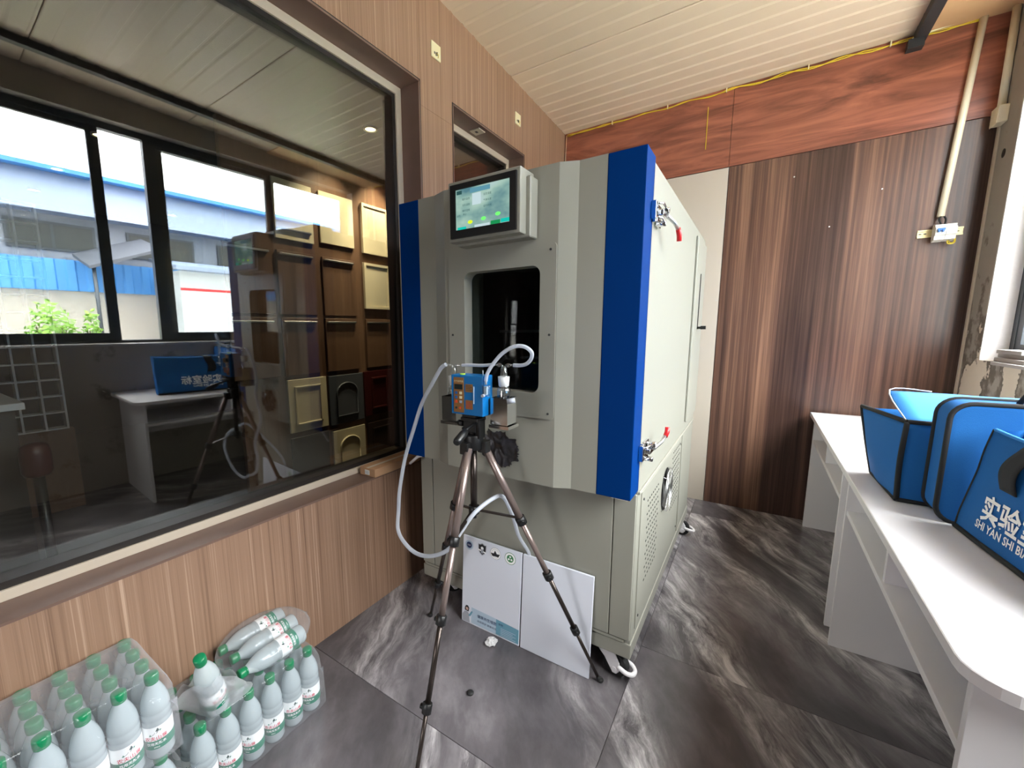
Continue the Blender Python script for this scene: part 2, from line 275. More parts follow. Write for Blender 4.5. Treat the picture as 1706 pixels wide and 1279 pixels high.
# ------------------------------------------------------------------ mesh helpers
def basis(d):
    d = Vector(d).normalized(); a = Vector((0, 0, 1)) if abs(d.z) < .9 else Vector((1, 0, 0))
    u = d.cross(a).normalized(); return u, d.cross(u).normalized(), d
class MB:
    def __init__(s): s.v, s.f, s.m, s.s = [], [], [], []
    def add(s, vs, fs, m=0, smooth=False):
        o = len(s.v); s.v += [Vector(p) for p in vs]
        for f in fs: s.f.append([i+o for i in f]); s.m.append(m); s.s.append(smooth)
        return s
    def box(s, x0, x1, y0, y1, z0, z1, m=0):
        x0, x1 = sorted((x0, x1)); y0, y1 = sorted((y0, y1)); z0, z1 = sorted((z0, z1))
        return s.add([(x0,y0,z0),(x1,y0,z0),(x1,y1,z0),(x0,y1,z0),(x0,y0,z1),(x1,y0,z1),(x1,y1,z1),(x0,y1,z1)],
                     [(3,2,1,0),(4,5,6,7),(0,1,5,4),(1,2,6,5),(2,3,7,6),(3,0,4,7)], m)
    def hull8(s, b, t, m=0):   # bottom quad (ccw from above), top quad
        return s.add(list(b)+list(t), [(3,2,1,0),(4,5,6,7),(0,1,5,4),(1,2,6,5),(2,3,7,6),(3,0,4,7)], m)
    def prism(s, poly, axis, a, b, m=0, smooth=False):   # poly of 2d points, extruded along axis from a to b
        def P(p, c): return {'x': (c, p[0], p[1]), 'y': (p[0], c, p[1]), 'z': (p[0], p[1], c)}[axis]
        n = len(poly); ar = sum(poly[i][0]*poly[(i+1)%n][1]-poly[(i+1)%n][0]*poly[i][1] for i in range(n))
        if (ar < 0) != (axis == 'y'): poly = poly[::-1]
        if a > b: a, b = b, a
        vs = [P(p, a) for p in poly]+[P(p, b) for p in poly]
        s.add(vs, [tuple(range(n))[::-1], tuple(range(n, 2*n))], m)
        o = len(s.v)-2*n
        for i in range(n):
            j = (i+1) % n; s.f.append([o+i, o+j, o+n+j, o+n+i]); s.m.append(m); s.s.append(smooth)
        return s
    def cyl(s, p, q, r, m=0, seg=12, r2=None, smooth=True):
        p, q = Vector(p), Vector(q); u, w, d = basis(q-p); r2 = r if r2 is None else r2; vs = []
        for c, rr in ((p, r), (q, r2)):
            for i in range(seg):
                a = 2*PI*i/seg; vs.append(c+rr*(math.cos(a)*u+math.sin(a)*w))
        o = len(s.v); s.v += vs
        for i in range(seg):
            j = (i+1) % seg; s.f.append([o+i, o+j, o+seg+j, o+seg+i]); s.m.append(m); s.s.append(smooth)
        s.f += [[o+i for i in range(seg)][::-1], [o+seg+i for i in range(seg)]]; s.m += [m, m]; s.s += [False, False]
        return s
    def tube(s, pts, r, m=0, seg=8, closed=False, flat=None):
        pts = [Vector(p) for p in pts]; n = len(pts); o = len(s.v); u = None
        for i, p in enumerate(pts):
            a = pts[(i-1) % n] if (closed or i > 0) else p; b = pts[(i+1) % n] if (closed or i < n-1) else p
            d = (b-a).normalized()
            if u is None: u, w, _ = basis(d)
            else: u = (u-d*u.dot(d)).normalized(); w = d.cross(u).normalized()
            rr = r[i] if isinstance(r, (list, tuple)) else r
            for k in range(seg):
                an = 2*PI*k/seg; s.v.append(p+rr*(math.cos(an)*u+(flat or 1)*math.sin(an)*w))
        for i in range(n if closed else n-1):
            j = (i+1) % n
            for k in range(seg):
                l = (k+1) % seg; s.f.append([o+i*seg+k, o+i*seg+l, o+j*seg+l, o+j*seg+k]); s.m.append(m); s.s.append(True)
        if not closed:
            s.f += [[o+k for k in range(seg)][::-1], [o+(n-1)*seg+k for k in range(seg)]]; s.m += [m, m]; s.s += [False, False]
        return s
    def lathe(s, prof, c, m=0, seg=20, axis=(0, 0, 1), smooth=True):
        u, w, d = basis(axis); c = Vector(c); o = len(s.v); n = len(prof)
        for r, z in prof:
            for k in range(seg):
                a = 2*PI*k/seg; s.v.append(c+d*z+r*(math.cos(a)*u+math.sin(a)*w))
        for i in range(n-1):
            for k in range(seg):
                l = (k+1) % seg; s.f.append([o+i*seg+k, o+i*seg+l, o+(i+1)*seg+l, o+(i+1)*seg+k]); s.m.append(m); s.s.append(smooth)
        if prof[0][0] > 1e-6: s.f.append([o+k for k in range(seg)][::-1]); s.m.append(m); s.s.append(False)
        if prof[-1][0] > 1e-6: s.f.append([o+(n-1)*seg+k for k in range(seg)]); s.m.append(m); s.s.append(False)
        return s
    def grid(s, fn, nu, nv, m=0, smooth=True):
        o = len(s.v)
        for i in range(nu+1):
            for j in range(nv+1): s.v.append(Vector(fn(i/nu, j/nv)))
        for i in range(nu):
            for j in range(nv):
                a = o+i*(nv+1)+j; s.f.append([a, a+nv+1, a+nv+2, a+1]); s.m.append(m); s.s.append(smooth)
        return s
    def text(s, string, origin, xdir, ydir, size, m=0, align='LEFT', depth=.0004, xs=1.0):
        vs, fs = text_mesh(string, size, align); o, x, y = Vector(origin), Vector(xdir), Vector(ydir)
        return s.add([o+x*(p[0]*xs)+y*p[1] for p in vs], fs, m)
    def xf(s, mat): s.v = [mat @ p for p in s.v]; return s
    def build(s, name, mats, parent=None, bevel=0, bseg=2, origin=None, **props):
        me = bpy.data.meshes.new(name); off = Vector(origin) if origin else Vector((0, 0, 0))
        p = parent
        while p is not None: off = off+p.location; p = p.parent
        me.from_pydata([tuple(q-off) for q in s.v], [], s.f)
        for mt in (mats if isinstance(mats, (list, tuple)) else [mats]): me.materials.append(M[mt] if isinstance(mt, str) else mt)
        for pl, mi, sm in zip(me.polygons, s.m, s.s): pl.material_index = mi; pl.use_smooth = sm
        if bevel:
            bm = bmesh.new(); bm.from_mesh(me); bmesh.ops.remove_doubles(bm, verts=bm.verts, dist=1e-6)
            ed = [e for e in bm.edges if len(e.link_faces) == 2 and e.calc_face_angle(0) > .5]
            bmesh.ops.bevel(bm, geom=ed, offset=bevel, segments=bseg, profile=.6, affect='EDGES', clamp_overlap=True)
            bm.to_mesh(me); bm.free()
        me.update()
        o = bpy.data.objects.new(name, me); COL.objects.link(o)
        if parent is not None: o.parent = parent
        if origin: o.location = Vector(origin)
        for k, v in props.items(): o[k] = v
        return o
_tc = {}
def text_mesh(string, size, align='LEFT', bold=0.0):
    key = (string, align, bold)
    if key not in _tc:
        cu = bpy.data.curves.new('lettering', 'FONT'); cu.body = string; cu.size = 1; cu.align_x = align; cu.resolution_u = 2; cu.offset = bold
        ob = bpy.data.objects.new('lettering', cu); COL.objects.link(ob); bpy.context.view_layer.update()
        me = bpy.data.meshes.new_from_object(ob.evaluated_get(bpy.context.evaluated_depsgraph_get()))
        _tc[key] = ([(v.co.x, v.co.y) for v in me.vertices], [tuple(p.vertices) for p in me.polygons])
        bpy.data.objects.remove(ob); bpy.data.curves.remove(cu); bpy.data.meshes.remove(me)
    vs, fs = _tc[key]; return [(x*size, y*size) for x, y in vs], fs
def smooth_path(pts, n=8):
    pts = [Vector(p) for p in pts]; out = []
    for i in range(len(pts)-1):
        p0, p1, p2, p3 = pts[max(i-1, 0)], pts[i], pts[i+1], pts[min(i+2, len(pts)-1)]
        for k in range(n):
            t = k/n; out.append(.5*((2*p1)+(-p0+p2)*t+(2*p0-5*p1+4*p2-p3)*t*t+(-p0+3*p1-3*p2+p3)*t**3))
    return out+[pts[-1]]
def thing(name, label, cat, loc=(0, 0, 0), group=None):
    o = bpy.data.objects.new(name, None); o.empty_display_size = .05; COL.objects.link(o); o.location = loc
    o['label'] = label; o['category'] = cat
    if group: o['group'] = group
    return o
def struct(name, loc=(0, 0, 0)):
    o = bpy.data.objects.new(name, None); o.empty_display_size = .05; COL.objects.link(o); o.location = loc; o['kind'] = 'structure'; return o
def tag(o, label, cat, group=None):
    o['label'] = label; o['category'] = cat
    if group: o['group'] = group
    return o
def copy_tree(o, parent=None):
    c = o.copy(); COL.objects.link(c); c.parent = parent
    for ch in list(o.children): copy_tree(ch, c)
    return c
def B(name, mats, *bx, parent=None, bevel=0, **kw):
    return MB().box(*bx).build(name, mats, parent, bevel, **kw)
def rrect(x0, x1, y0, y1, r, n=5):
    out = []
    for cx, cy, a0 in ((x1-r, y1-r, 0), (x0+r, y1-r, PI/2), (x0+r, y0+r, PI), (x1-r, y0+r, 1.5*PI)):
        for k in range(n+1):
            a = a0+PI/2*k/n; out.append((cx+r*math.cos(a), cy+r*math.sin(a)))
    return out
# ================================================================== ROOM
LW, BW, RW = -1.435, 3.50, .95
def ceil_z(y): return 2.885+(3.5-y)*.029
# floor tiles (1.2 x 1.53), joints at X=-.305, staggered
fl = struct('floor')
B('slab', 'concrete', -1.62, 1.3, -2.1, 3.75, -.12, -.006, parent=fl)
def tiles(xs, ys):
    for x0, x1 in xs:
        for y0, y1 in ys:
            MB().box(max(x0, LW-.01)+.0008, min(x1, RW+.05)-.0008, max(y0, -2.0)+.0008, min(y1, 3.6)-.0008, -.006, 0).build('tile', 'marble', fl, .0008, 1)
tiles([(-1.505, -.305)], [(-2.15, -.61), (-.61, .92), (.92, 2.45), (2.45, 3.98)])
tiles([(-.305, .895), (.895, 1.0)], [(-2.9, -1.375), (-1.375, .155), (.155, 1.685), (1.685, 3.215), (3.215, 4.7)])
# left wall, laminate panels
wl = struct('wall_left')
for y0, y1, z0, z1 in ((-2.0, 1.68, 0, .62), (-2.0, 1.68, 2.497, 3.05), (1.68, 1.945, 2.39, 3.05), (1.68, 1.945, 0, 2.39), (1.945, 2.773, 2.50, 3.05),
                       (2.773, 3.6, 0, 3.05), (1.945, 2.773, 0, .62), (-2.0, -.72, .62, 2.497)):
    MB().box(LW-.165, LW, y0, y1, z0, z1).build('panel', 'strip', wl, .0012, 1)
# interior windows in the left wall
def inner_window(name, y0, y1, z0, z1):
    w = struct(name); d = .115; t = .008
    for b in ((y0, y1, z1-t, z1), (y0, y1, z0, z0+t), (y0, y0+t, z0, z1), (y1-t, y1, z0, z1)):
        B('jamb', 'brownlam', LW-d, LW+.0015, *b, parent=w)
    e = .004
    for b in ((y0-.0, y1, z1-.0, z1+e), (y1, y1+e, z0, z1+e), (y0-e, y0, z0, z1+e)):
        B('dark_trim_strip', 'darkgasket', LW-.02, LW+.002, *b, parent=w)  # thin dark trim along the outer edge of the frame
    fr = .036; dz = LW-d
    for b in ((y0+t, y1-t, z1-t-fr, z1-t), (y0+t, y1-t, z0+t, z0+t+fr*.8), (y0+t, y0+t+fr, z0+t+fr*.8, z1-t-fr), (y1-t-fr, y1-t, z0+t+fr*.8, z1-t-fr)):
        B('bead', 'bead', dz-.03, dz, *b, parent=w, bevel=.0015)
    g = .02; i0, i1, k0, k1 = y0+t+fr, y1-t-fr, z0+t+fr*.8, z1-t-fr
    for b in ((i0, i1, k1-g, k1), (i0, i1, k0, k0+g), (i0, i0+g, k0+g, k1-g), (i1-g, i1, k0+g, k1-g)):
        B('gasket', 'darkgasket', dz-.075, dz-.008, *b, parent=w)
    if name == 'window_1':   # the pane sits slightly askew in its frame (about a degree), as its reflection shows
        e_, t_ = math.radians(-1.5), math.radians(-1.05); N = Vector((math.cos(e_)*math.cos(t_), math.sin(e_)*math.cos(t_), math.sin(t_))); P0 = Vector((-1.60, .5, 1.5))
        pt = lambda y, z, o: (P0.x+o-((y-P0.y)*N.y+(z-P0.z)*N.z)/N.x, y, z)
        a, b, c, d_ = i0+g*.5, i1-g*.5, k0+g*.5, k1-g*.5
        MB().hull8([pt(a, c, -.006), pt(b, c, -.006), pt(b, d_, -.006), pt(a, d_, -.006)][::-1], [pt(a, c, 0), pt(b, c, 0), pt(b, d_, 0), pt(a, d_, 0)][::-1]).build('glass', 'bigglass', w)
    else: B('glass', 'bigglass', dz-.037, dz-.031, i0+g*.5, i1-g*.5, k0+g*.5, k1-g*.5, parent=w)
    return w
inner_window('window_1', -.72, 1.68, .62, 2.497)
inner_window('window_2', 1.945, 2.773, .62, 2.50)
# back wall
wb = struct('wall_back')
B('backing', 'concrete', -1.6, 1.3, BW+.012, BW+.15, 0, 3.05, parent=wb)
MB().box(LW+.002, -.254, BW, BW+.012, .0, 2.383).build('panel', 'whitepanel', wb, .001, 1)
MB().box(-.250, RW-.004, BW-.001, BW+.012, 0, 2.385).build('panel', 'walnut', wb, .001, 1)
MB().box(LW+.002, -.256, BW-.004, BW+.012, 2.388, 2.95).build('fascia_board', 'fascia', wb, .001, 1)
MB().box(-.254, RW-.004, BW-.004, BW+.012, 2.388, 2.95).build('fascia_board', 'fascia', wb, .001, 1)
scr = MB()
for z in (.35, .95, 1.5, 2.05):
    scr.cyl((-.268, BW+.001, z), (-.268, BW-.003, z), .0035, seg=8)
for x, z in ((.31, 1.92), (.11, 2.25), (.53, 2.1)): scr.cyl((x, BW, z), (x, BW-.003, z), .004, seg=8)
scr.build('screw', 'steelrough', wb)
MB().box(-.404, -.400, BW-.008, BW-.004, 2.53, 2.80).build('wire_stub', 'yellow', wb)
# ceiling: ribbed roof sheets, joints across the room
ce = struct('ceiling')
def roof_sheet(y0, y1, x0, x1):
    prof = []; n = 9; w = (y1-y0)/n; bt = []
    for i in range(n):
        a = y0+i*w
        for dy, dz in (((.003, .003),) if i == 0 else ())+((.008, 0), (w*.80, 0), (w*.86, .0042), (w*.95, .0042)): bt.append((a+dy, ceil_z(a+dy)+dz))
    poly = bt+[(y1-.003, ceil_z(y1)+.004), (y1-.003, ceil_z(y1)+.06), (y0+.004, ceil_z(y0)+.06)]
    MB().prism(poly, 'x', x0, x1).build('roof_sheet', 'ceil', ce)
for a in (2.585, 1.635, .685, -.265, -1.215, -2.165):
    roof_sheet(a, a+.95, -1.6, .575)
    roof_sheet(a, a+.95, .625, 1.3)
B('roof_deck', 'concrete', -1.65, 1.4, -2.2, 3.8, 3.08, 3.14, parent=ce)
MB().hull8([(.625, 2.3, ceil_z(2.3)-.016), (RW, 2.3, ceil_z(2.3)-.016), (RW, 3.495, ceil_z(3.495)-.016), (.625, 3.495, ceil_z(3.495)-.016)],
           [(.625, 2.3, ceil_z(2.3)-.004), (RW, 2.3, ceil_z(2.3)-.004), (RW, 3.495, ceil_z(3.495)-.004), (.625, 3.495, ceil_z(3.495)-.004)]).build('plywood_strip', 'plywood', ce)
bm_ = MB(); ang = [(0, 0), (.05, 0), (.05, .006), (.006, .006), (.006, .06), (0, .06)]
n0 = len(ang)
def beam(y): return [(.575+p[0], y, ceil_z(y)-.045+p[1]) for p in ang]
bm_.add(beam(-2.0)+beam(3.49), [tuple(range(n0)), tuple(range(n0, 2*n0))[::-1]]+[(i, n0+i, n0+(i+1) % n0, (i+1) % n0) for i in range(n0)])
bm_.box(.55, .615, 3.44, 3.495, 2.80, 2.845)
o = bm_.build('beam', 'darksteel'); o['kind'] = 'structure'
# right wall with the outside window
wr = struct('wall_right')
WY0, WY1, WZ0, WZ1 = .22, 3.279, 1.13, 2.775
for y0, y1, z0, z1 in ((-2.1, 3.65, -.05, WZ0), (-2.1, 3.65, WZ1, 3.1), (WY1, 3.65, WZ0, WZ1), (-2.1, WY0, WZ0, WZ1)):
    B('wall_section', 'plaster', RW, RW+.20, y0, y1, z0, z1, parent=wr)
B('corner_batten', 'bead', RW-.009, RW-.001, 3.478, 3.499, .75, 2.33, parent=wr)
B('lit_reveal_sheet', 'litreveal', RW+.002, 1.044, WY1-.004, WY1+.001, WZ0, WZ1, parent=wr)  # added thin sheet that carries the lit look of the jamb
MB().cyl((RW-.0008, 3.397, 2.166), (RW+.001, 3.397, 2.166), .022, seg=14).build('plug_hole', 'darkgasket', wr)
w3 = struct('window_3'); FX0, FX1 = 1.045, 1.105
def fr(name, y0, y1, z0, z1, x0=FX0, x1=FX1): MB().box(x0, x1, y0, y1, z0, z1).build(name, 'alu', w3, .002, 1)
fr('frame_head', WY0, WY1, 2.728, WZ1); fr('frame_sill', WY0, WY1, WZ0+.004, 1.157); fr('frame_jamb', 3.235, WY1, 1.157, 2.728); fr('frame_jamb', WY0, WY0+.05, 1.157, 2.728)
def sash(y0, y1, x, a=.06, z0=1.158, z1=2.726):
    s = MB()
    s.box(x, x+.028, y0, y0+a, z0, z1).box(x, x+.028, y1-a, y1, z0, z1).box(x, x+.028, y0+a, y1-a, z0, z0+.055).box(x, x+.028, y0+a, y1-a, z1-.036, z1)
    so = s.build('sash', 'alu', w3)
    B('pane', 'pane', x+.011, x+.016, y0+a, y1-a, z0+.055, z1-.036, parent=so)
sash(.26, 1.062, 1.048, .07); sash(1.375, 2.36, 1.048, .045); sash(1.425, 2.42, 1.076, .045); sash(2.345, 3.235, 1.048, .05)
fr('mullion', 1.335, 1.375, 1.157, 2.728)
# sill ledge and the spare tiles stacked on it
B('sill', 'tilegrey', RW-.012, FX0, WY0, 3.10, WZ0-.012, WZ0+.002, parent=w3)
for i, (x0, x1, y0, y1) in enumerate(((.962, 1.20, 2.86, 3.15), (.985, 1.05, 2.90, 3.19), (.972, 1.10, 2.93, 3.17))):
    x1 = min(x1, 1.043)
    o = MB().box(x0, x1, y0, y1, 1.1325+i*.019, 1.1325+i*.019+.0185).build('spare_tile', 'tilegrey', None, .0015, 1)
    tag(o, 'grey spare tile on the window sill, ' + ('bottom', 'middle', 'topmost')[i] + ' of the stack of three', 'tile', 'spare tiles stacked on the window sill')
# wall behind the viewer with a window
wf = struct('wall_front')
for b in ((-1.6, -1.42, 0, 3.1), (-.70, 1.2, 0, 3.1), (-1.42, -.70, 0, .90), (-1.42, -.70, 1.66, 3.1)): B('wall_section', 'concrete', b[0], b[1], -2.1, -1.95, b[2], b[3], parent=wf)
w4 = struct('window_4')
for b in ((.90, .93), (1.325, 1.345), (1.63, 1.66)): B('frame_rail', 'alu', -1.42, -.70, -2.06, -2.03, *b, parent=w4)
for x in (-1.42, -.73): B('frame_stile', 'alu', x, x+.03, -2.06, -2.03, .93, 1.63, parent=w4)
# ================================================================== SHOWROOM behind the glass
SX = -1.60
for nm, b, mt in (('floor_inner', (-7.3, SX, -2.1, 4.6, -.05, 0), 'showfloor'), ('ceiling_inner', (-7.3, SX, -2.1, 4.6, 2.86, 3.1), 'showceil'), ('wall_far', (-7.4, -7.3, -2.1, 4.6, 0, 3), 'showdark'),
                  ('wall_inner', (-7.3, SX, 4.5, 4.6, 0, 3), 'showdark'), ('wall_near', (-7.3, SX, -2.2, -2.1, 0, 3), 'showdark'), ('wall_side', (SX-.01, SX, 3.6, 4.6, 0, 3), 'showdark')):
    o = B(nm, mt, *b); o['kind'] = 'structure'
DX = -3.0
o = MB().box(DX-.06, DX-.02, 1.50, 3.45, 0, 2.72).build('display_wall', 'showbrown'); tag(o, 'brown display partition carrying sample cabinet doors behind the glass', 'partition')
def cab_door(y0, y1, z0, z1, mt, style, label, handle=None, hm='steelrough'):
    t = thing('sample_cabinet_door', label, 'cabinet door', (DX, (y0+y1)/2, z0), 'sample cabinet doors on the showroom partition')
    MB().box(DX-.018, DX, y0, y1, z0, z1).build('slab', mt, t, .002, 1)
    if style == 'frame':
        f = .022; m = MB()
        for b in ((y0, y1, z1-f, z1), (y0, y1, z0, z0+f), (y0, y0+f, z0+f, z1-f), (y1-f, y1, z0+f, z1-f)): m.box(DX, DX+.009, *b)
        m.build('raised_frame', mt, t)
    if style == 'panel':
        f = .055; m = MB()
        for b in ((y0+f, y1-f, z1-f-.016, z1-f), (y0+f, y1-f, z0+f, z0+f+.016), (y0+f, y0+f+.016, z0+f, z1-f), (y1-f-.016, y1-f, z0+f, z1-f)): m.box(DX, DX+.008, *b)
        m.build('moulding', mt, t, .003, 1)
    if style == 'arch':
        c = (y0+y1)/2; r = (y1-y0)*.30; zc = z1-.10-r*.55; pts = [(DX+.004, c-r, z0+.07)]
        for k in range(13):
            a = PI-PI*k/12; pts.append((DX+.004, c+r*math.cos(a), zc+r*.8*math.sin(a)))
        pts.append((DX+.004, c+r, z0+.07)); MB().tube(pts, .008, seg=6, closed=True).build('arched_moulding', mt, t)
    if style == 'red':
        for zz in (z0+.06, z1-.08): MB().box(DX, DX+.012, y0+.10, y1-.10, zz, zz+.02).build('rail_moulding', mt, t, .004, 1)
        for yy in (y0+.085, y1-.10): MB().box(DX, DX+.012, yy, yy+.015, z0+.06, z1-.06).build('stile_moulding', mt, t, .004, 1)
    if handle:
        MB().box(DX, DX+.02, y0+.01, y1-.03, handle, handle+.014).build('handle', hm, t, .002, 1)
    return t
cols = [(1.455, 1.80), (1.84, 2.17), (2.235, 2.58), (2.675, 2.99)]
cab_door(*cols[1], 2.0, 2.43, 'doorcream', 'plain', 'pinkish cream sample door with a bar handle, top row behind the glass', 2.065)
cab_door(*cols[2], 2.025, 2.43, 'doorcream', 'plain', 'plain warm cream sample door without handle, top row behind the glass')
cab_door(*cols[3], 2.005, 2.435, 'doorcream', 'frame', 'yellow-lit cream framed sample door hung highest, nearest the corner')
cab_door(*cols[3], 1.51, 1.92, 'doorcream', 'frame', 'yellow-lit cream framed sample door just below the highest one')
for (y0, y1), nm in zip(cols[:3], ('at the far left end', 'under the pinkish cream door', 'under the plain cream door')):
    cab_door(y0, y1, 1.44, 1.915, 'showbrown', 'plain', 'brown upper sample door with a silver bar handle ' + nm, 1.882)
for (y0, y1), nm in zip(cols, ('at the far left end', 'above the white panelled door', 'above the slate arched door', 'above the dark red door')):
    cab_door(y0, y1, .965, 1.415, 'showbrown', 'plain', 'brown middle-row sample door with a bar handle ' + nm, 1.375)
cab_door(1.85, 2.205, .503, .93, 'doorcream', 'panel', 'white sample door with a square moulded panel behind the glass')
cab_door(2.23, 2.605, .493, .925, 'doorgrey', 'arch', 'slate grey sample door with an arched moulding')
cab_door(2.62, 2.99, .505, .93, 'doorred', 'red', 'dark red sample door with a raised centre panel')
cab_door(2.245, 2.605, .04, .436, 'doorcream', 'arch', 'cream sample door with an arched moulding in the bottom row')
cab_door(2.64, 2.99, .04, .436, 'doorblack', 'panel', 'near black sample door beside the cream arched one in the bottom row')
cab_door(1.85, 2.20, .04, .46, 'doorblack', 'plain', 'plain dark brown sample door below the white panelled one')
# cube lattice divider
ls = thing('lattice_divider', 'pale square-cell lattice divider in the dark showroom behind the glass', 'room divider', (-4.3, .45, .61))
ys = [.802-.1155*k for k in range(9)]; zs = [.615+.1205*k for k in range(14)]
for y in ys: B('upright', 'deskwhite', -4.29, -4.20, y-.006, y+.006, zs[0]-.006, zs[-1]+.006, parent=ls)
for z in zs: B('shelf_board', 'deskwhite', -4.288, -4.202, ys[-1], ys[0], z-.005, z+.005, parent=ls)
B('plinth', 'showbrown', -4.30, -4.19, ys[-1]-.02, ys[0]+.03, 0, zs[0]-.006, parent=ls)
ct = thing('reception_counter', 'pale counter with a dark front at the left edge behind the glass', 'counter', (-3.0, 0, 0))
B('top', 'deskwhite', -3.35, -2.6, -1.2, .37, .985, 1.015, parent=ct, bevel=.003); B('body', 'showdark', -3.33, -2.64, -1.18, .34, 0, .985, parent=ct)
o = MB().box(-3.05, -2.95, .20, .345, 1.0155, 1.10).build('white_carton', 'paper', None, .004, 1); tag(o, 'small white carton standing on the counter at the left edge', 'carton')
SXY = (-2.44, .352)
st = thing('red_stool', 'glossy dark red rounded stool in front of the counter', 'stool', (*SXY, 0))
MB().lathe([(.03, .722), (.043, .727), (.050, .745), (.050, .82), (.043, .852), (.024, .864), (0, .866)], (*SXY, 0), seg=24).build('seat', 'doorred', st)
MB().cyl((*SXY, .02), (*SXY, .722), .019).build('column', 'black', st); MB().lathe([(.11, 0), (.11, .012), (.03, .03), (.02, .04)], (*SXY, 0), seg=24).build('base', 'black', st)
for i, (x, y) in enumerate(((-2.75, 2.85), (-2.6, 2.45), (-4.4, 1.275), (-5.6, 1.265), (-6.6, 1.275), (-6.55, 2.56), (-3.4, 3.9))):
    t = thing('downlight', 'small round warm spotlight in the showroom ceiling, ' + ('aimed at the highest sample doors', 'second from the sample doors', 'first of the row over the lattice divider', 'middle of the row behind the lattice divider', 'last of the row behind the lattice divider', 'alone at the far wall', 'behind the small window')[i], 'ceiling light', (x, y, 2.86), 'showroom downlights')
    MB().lathe([(.055, 0), (.055, -.012), (.042, -.014), (.04, -.004)], (x, y, 2.86), seg=18).build('ring', 'deskwhite', t)
    MB().cyl((x, y, 2.858), (x, y, 2.853), .04, seg=18).build('lens', 'lampglow', t)
    l = bpy.data.lights.new('spot', 'SPOT'); l.energy = (120 if i == 0 else 75 if i == 1 else 16); l.color = (1, .84, .55); l.spot_size = 1.25; l.spot_blend = .7; l.shadow_soft_size = .04
    lo = bpy.data.objects.new('spot', l); lo.location = (x, y, 2.845); COL.objects.link(lo)
    if i < 2:
        d = Vector((DX, 2.84 if i == 0 else 2.3, 2.0))-lo.location; lo.rotation_euler = d.to_track_quat('-Z', 'Y').to_euler()
# ================================================================== OUTSIDE
o = B('ground', 'ground', 1.2, 60, -40, 60, -.12, -.02); o['kind'] = 'structure'
wh = thing('warehouse', 'long warehouse with pale blue roof fascia and blue corrugated band, mirrored in the glass', 'building', (14, 6, 0))
B('wall', 'warewall', 12.2, 14, -14, 26, -.02, 1.97, parent=wh); B('upper_wall', 'waregrey', 12.3, 14, -14, 26, 1.97, 3.9, parent=wh)
mb = MB(); y = -14
poly = []
while y < 26: poly += [(11.95, y), (11.95, y+.14), (11.9, y+.18), (11.9, y+.34), (11.95, y+.38)]; y += .4
mb.prism(poly+[(12.2, 26), (12.2, -14)], 'z', 1.93, 2.71); mb.build('corrugated_band', 'wareblue', wh)
MB().hull8([(11.7, -14.5, 3.84), (14.5, -14.5, 3.84), (14.5, 26.5, 3.84), (11.7, 26.5, 3.84)], [(12.3, -14.5, 4.92), (14.5, -14.5, 4.92), (14.5, 26.5, 4.92), (12.3, 26.5, 4.92)]).build('roof_fascia', 'warepale', wh)
B('eave_strip', 'wareblue', 11.95, 14.6, -14.6, 26.6, 4.88, 4.98, parent=wh)
for k in range(12):
    y = -8+k*2.4; f = B('upper_window', 'alu', 12.24, 12.3, y, y+1.7, 2.95, 3.65, parent=wh)
    B('pane', 'lcd', 12.225, 12.24, y+.06, y+.82, 3.01, 3.59, parent=f); B('pane', 'lcd', 12.225, 12.24, y+.88, y+1.64, 3.01, 3.59, parent=f)
sh = thing('white_shed', 'low white shed in front of the warehouse, mirrored in the glass', 'building', (10, 9, 0))
B('wall', 'shedwhite', 9.6, 11.2, 4.35, 16, -.02, 2.5, parent=sh); MB().hull8([(9.3, 4.2, 2.5), (11.3, 4.2, 2.8), (11.3, 16.2, 2.8), (9.3, 16.2, 2.5)], [(9.3, 4.2, 2.6), (11.3, 4.2, 2.9), (11.3, 16.2, 2.9), (9.3, 16.2, 2.6)]).build('roof', 'warepale', sh)
B('red_stripe', 'red', 9.59, 9.6, 4.35, 16, 2.0, 2.06, parent=sh)
aw = thing('canopy', 'dark sloping canopy on posts between the shed and the warehouse', 'canopy', (10.5, 3.4, 0))
MB().hull8([(10.2, 2.7, 2.4), (11.8, 2.7, 2.8), (11.8, 4.2, 3.4), (10.2, 4.2, 3.0)], [(10.2, 2.7, 2.47), (11.8, 2.7, 2.87), (11.8, 4.2, 3.47), (10.2, 4.2, 3.07)]).build('sheet', 'awning', aw)
for y in (2.8, 4.1): MB().cyl((10.3, y, -.02), (10.3, y, 2.45+.4*(y-2.8)), .04).build('post', 'alu', aw)
def shrub(x, y, h, r, n, label):
    t = thing('shrub', label, 'shrub', (x, y, 0), 'shrubs outside the window')
    s = MB()
    for k in range(5):
        a = k*1.3; s.tube([(x, y, -.02), (x+.1*r*math.cos(a), y+.1*r*math.sin(a), h*.4), (x+r*.5*math.cos(a), y+r*.5*math.sin(a), h*.8)], [.02, .014, .006], seg=5)
    s.build('stem', 'stem', t); s = MB()
    for k in range(n):
        a = random.random()*2*PI; rr = r*math.sqrt(random.random()); z = h*(.30+.7*random.random()*(1-.45*(rr/r)**2))
        c = Vector((x+rr*math.cos(a), y+rr*math.sin(a), z)); u = Vector((random.uniform(-1, 1), random.uniform(-1, 1), random.uniform(-.6, .6))).normalized(); w = u.orthogonal().normalized()
        L, b = random.uniform(.03, .055), random.uniform(.012, .02)
        s.add([c-u*L, c+w*b, c+u*L, c-w*b], [(0, 1, 2, 3)])
    s.build('foliage', 'leaf', t, kind='stuff')
shrub(3.0, .93, 1.52, .25, 1300, 'bright green leafy shrub, the wider one seen mirrored in the window reflection')
shrub(3.0, 1.26, 1.46, .10, 420, 'slim bright green leafy shrub seen mirrored beside the wider shrub')
shrub(2.6, 3.75, 2.0, .45, 1300, 'green shrub close outside the far end of the window')
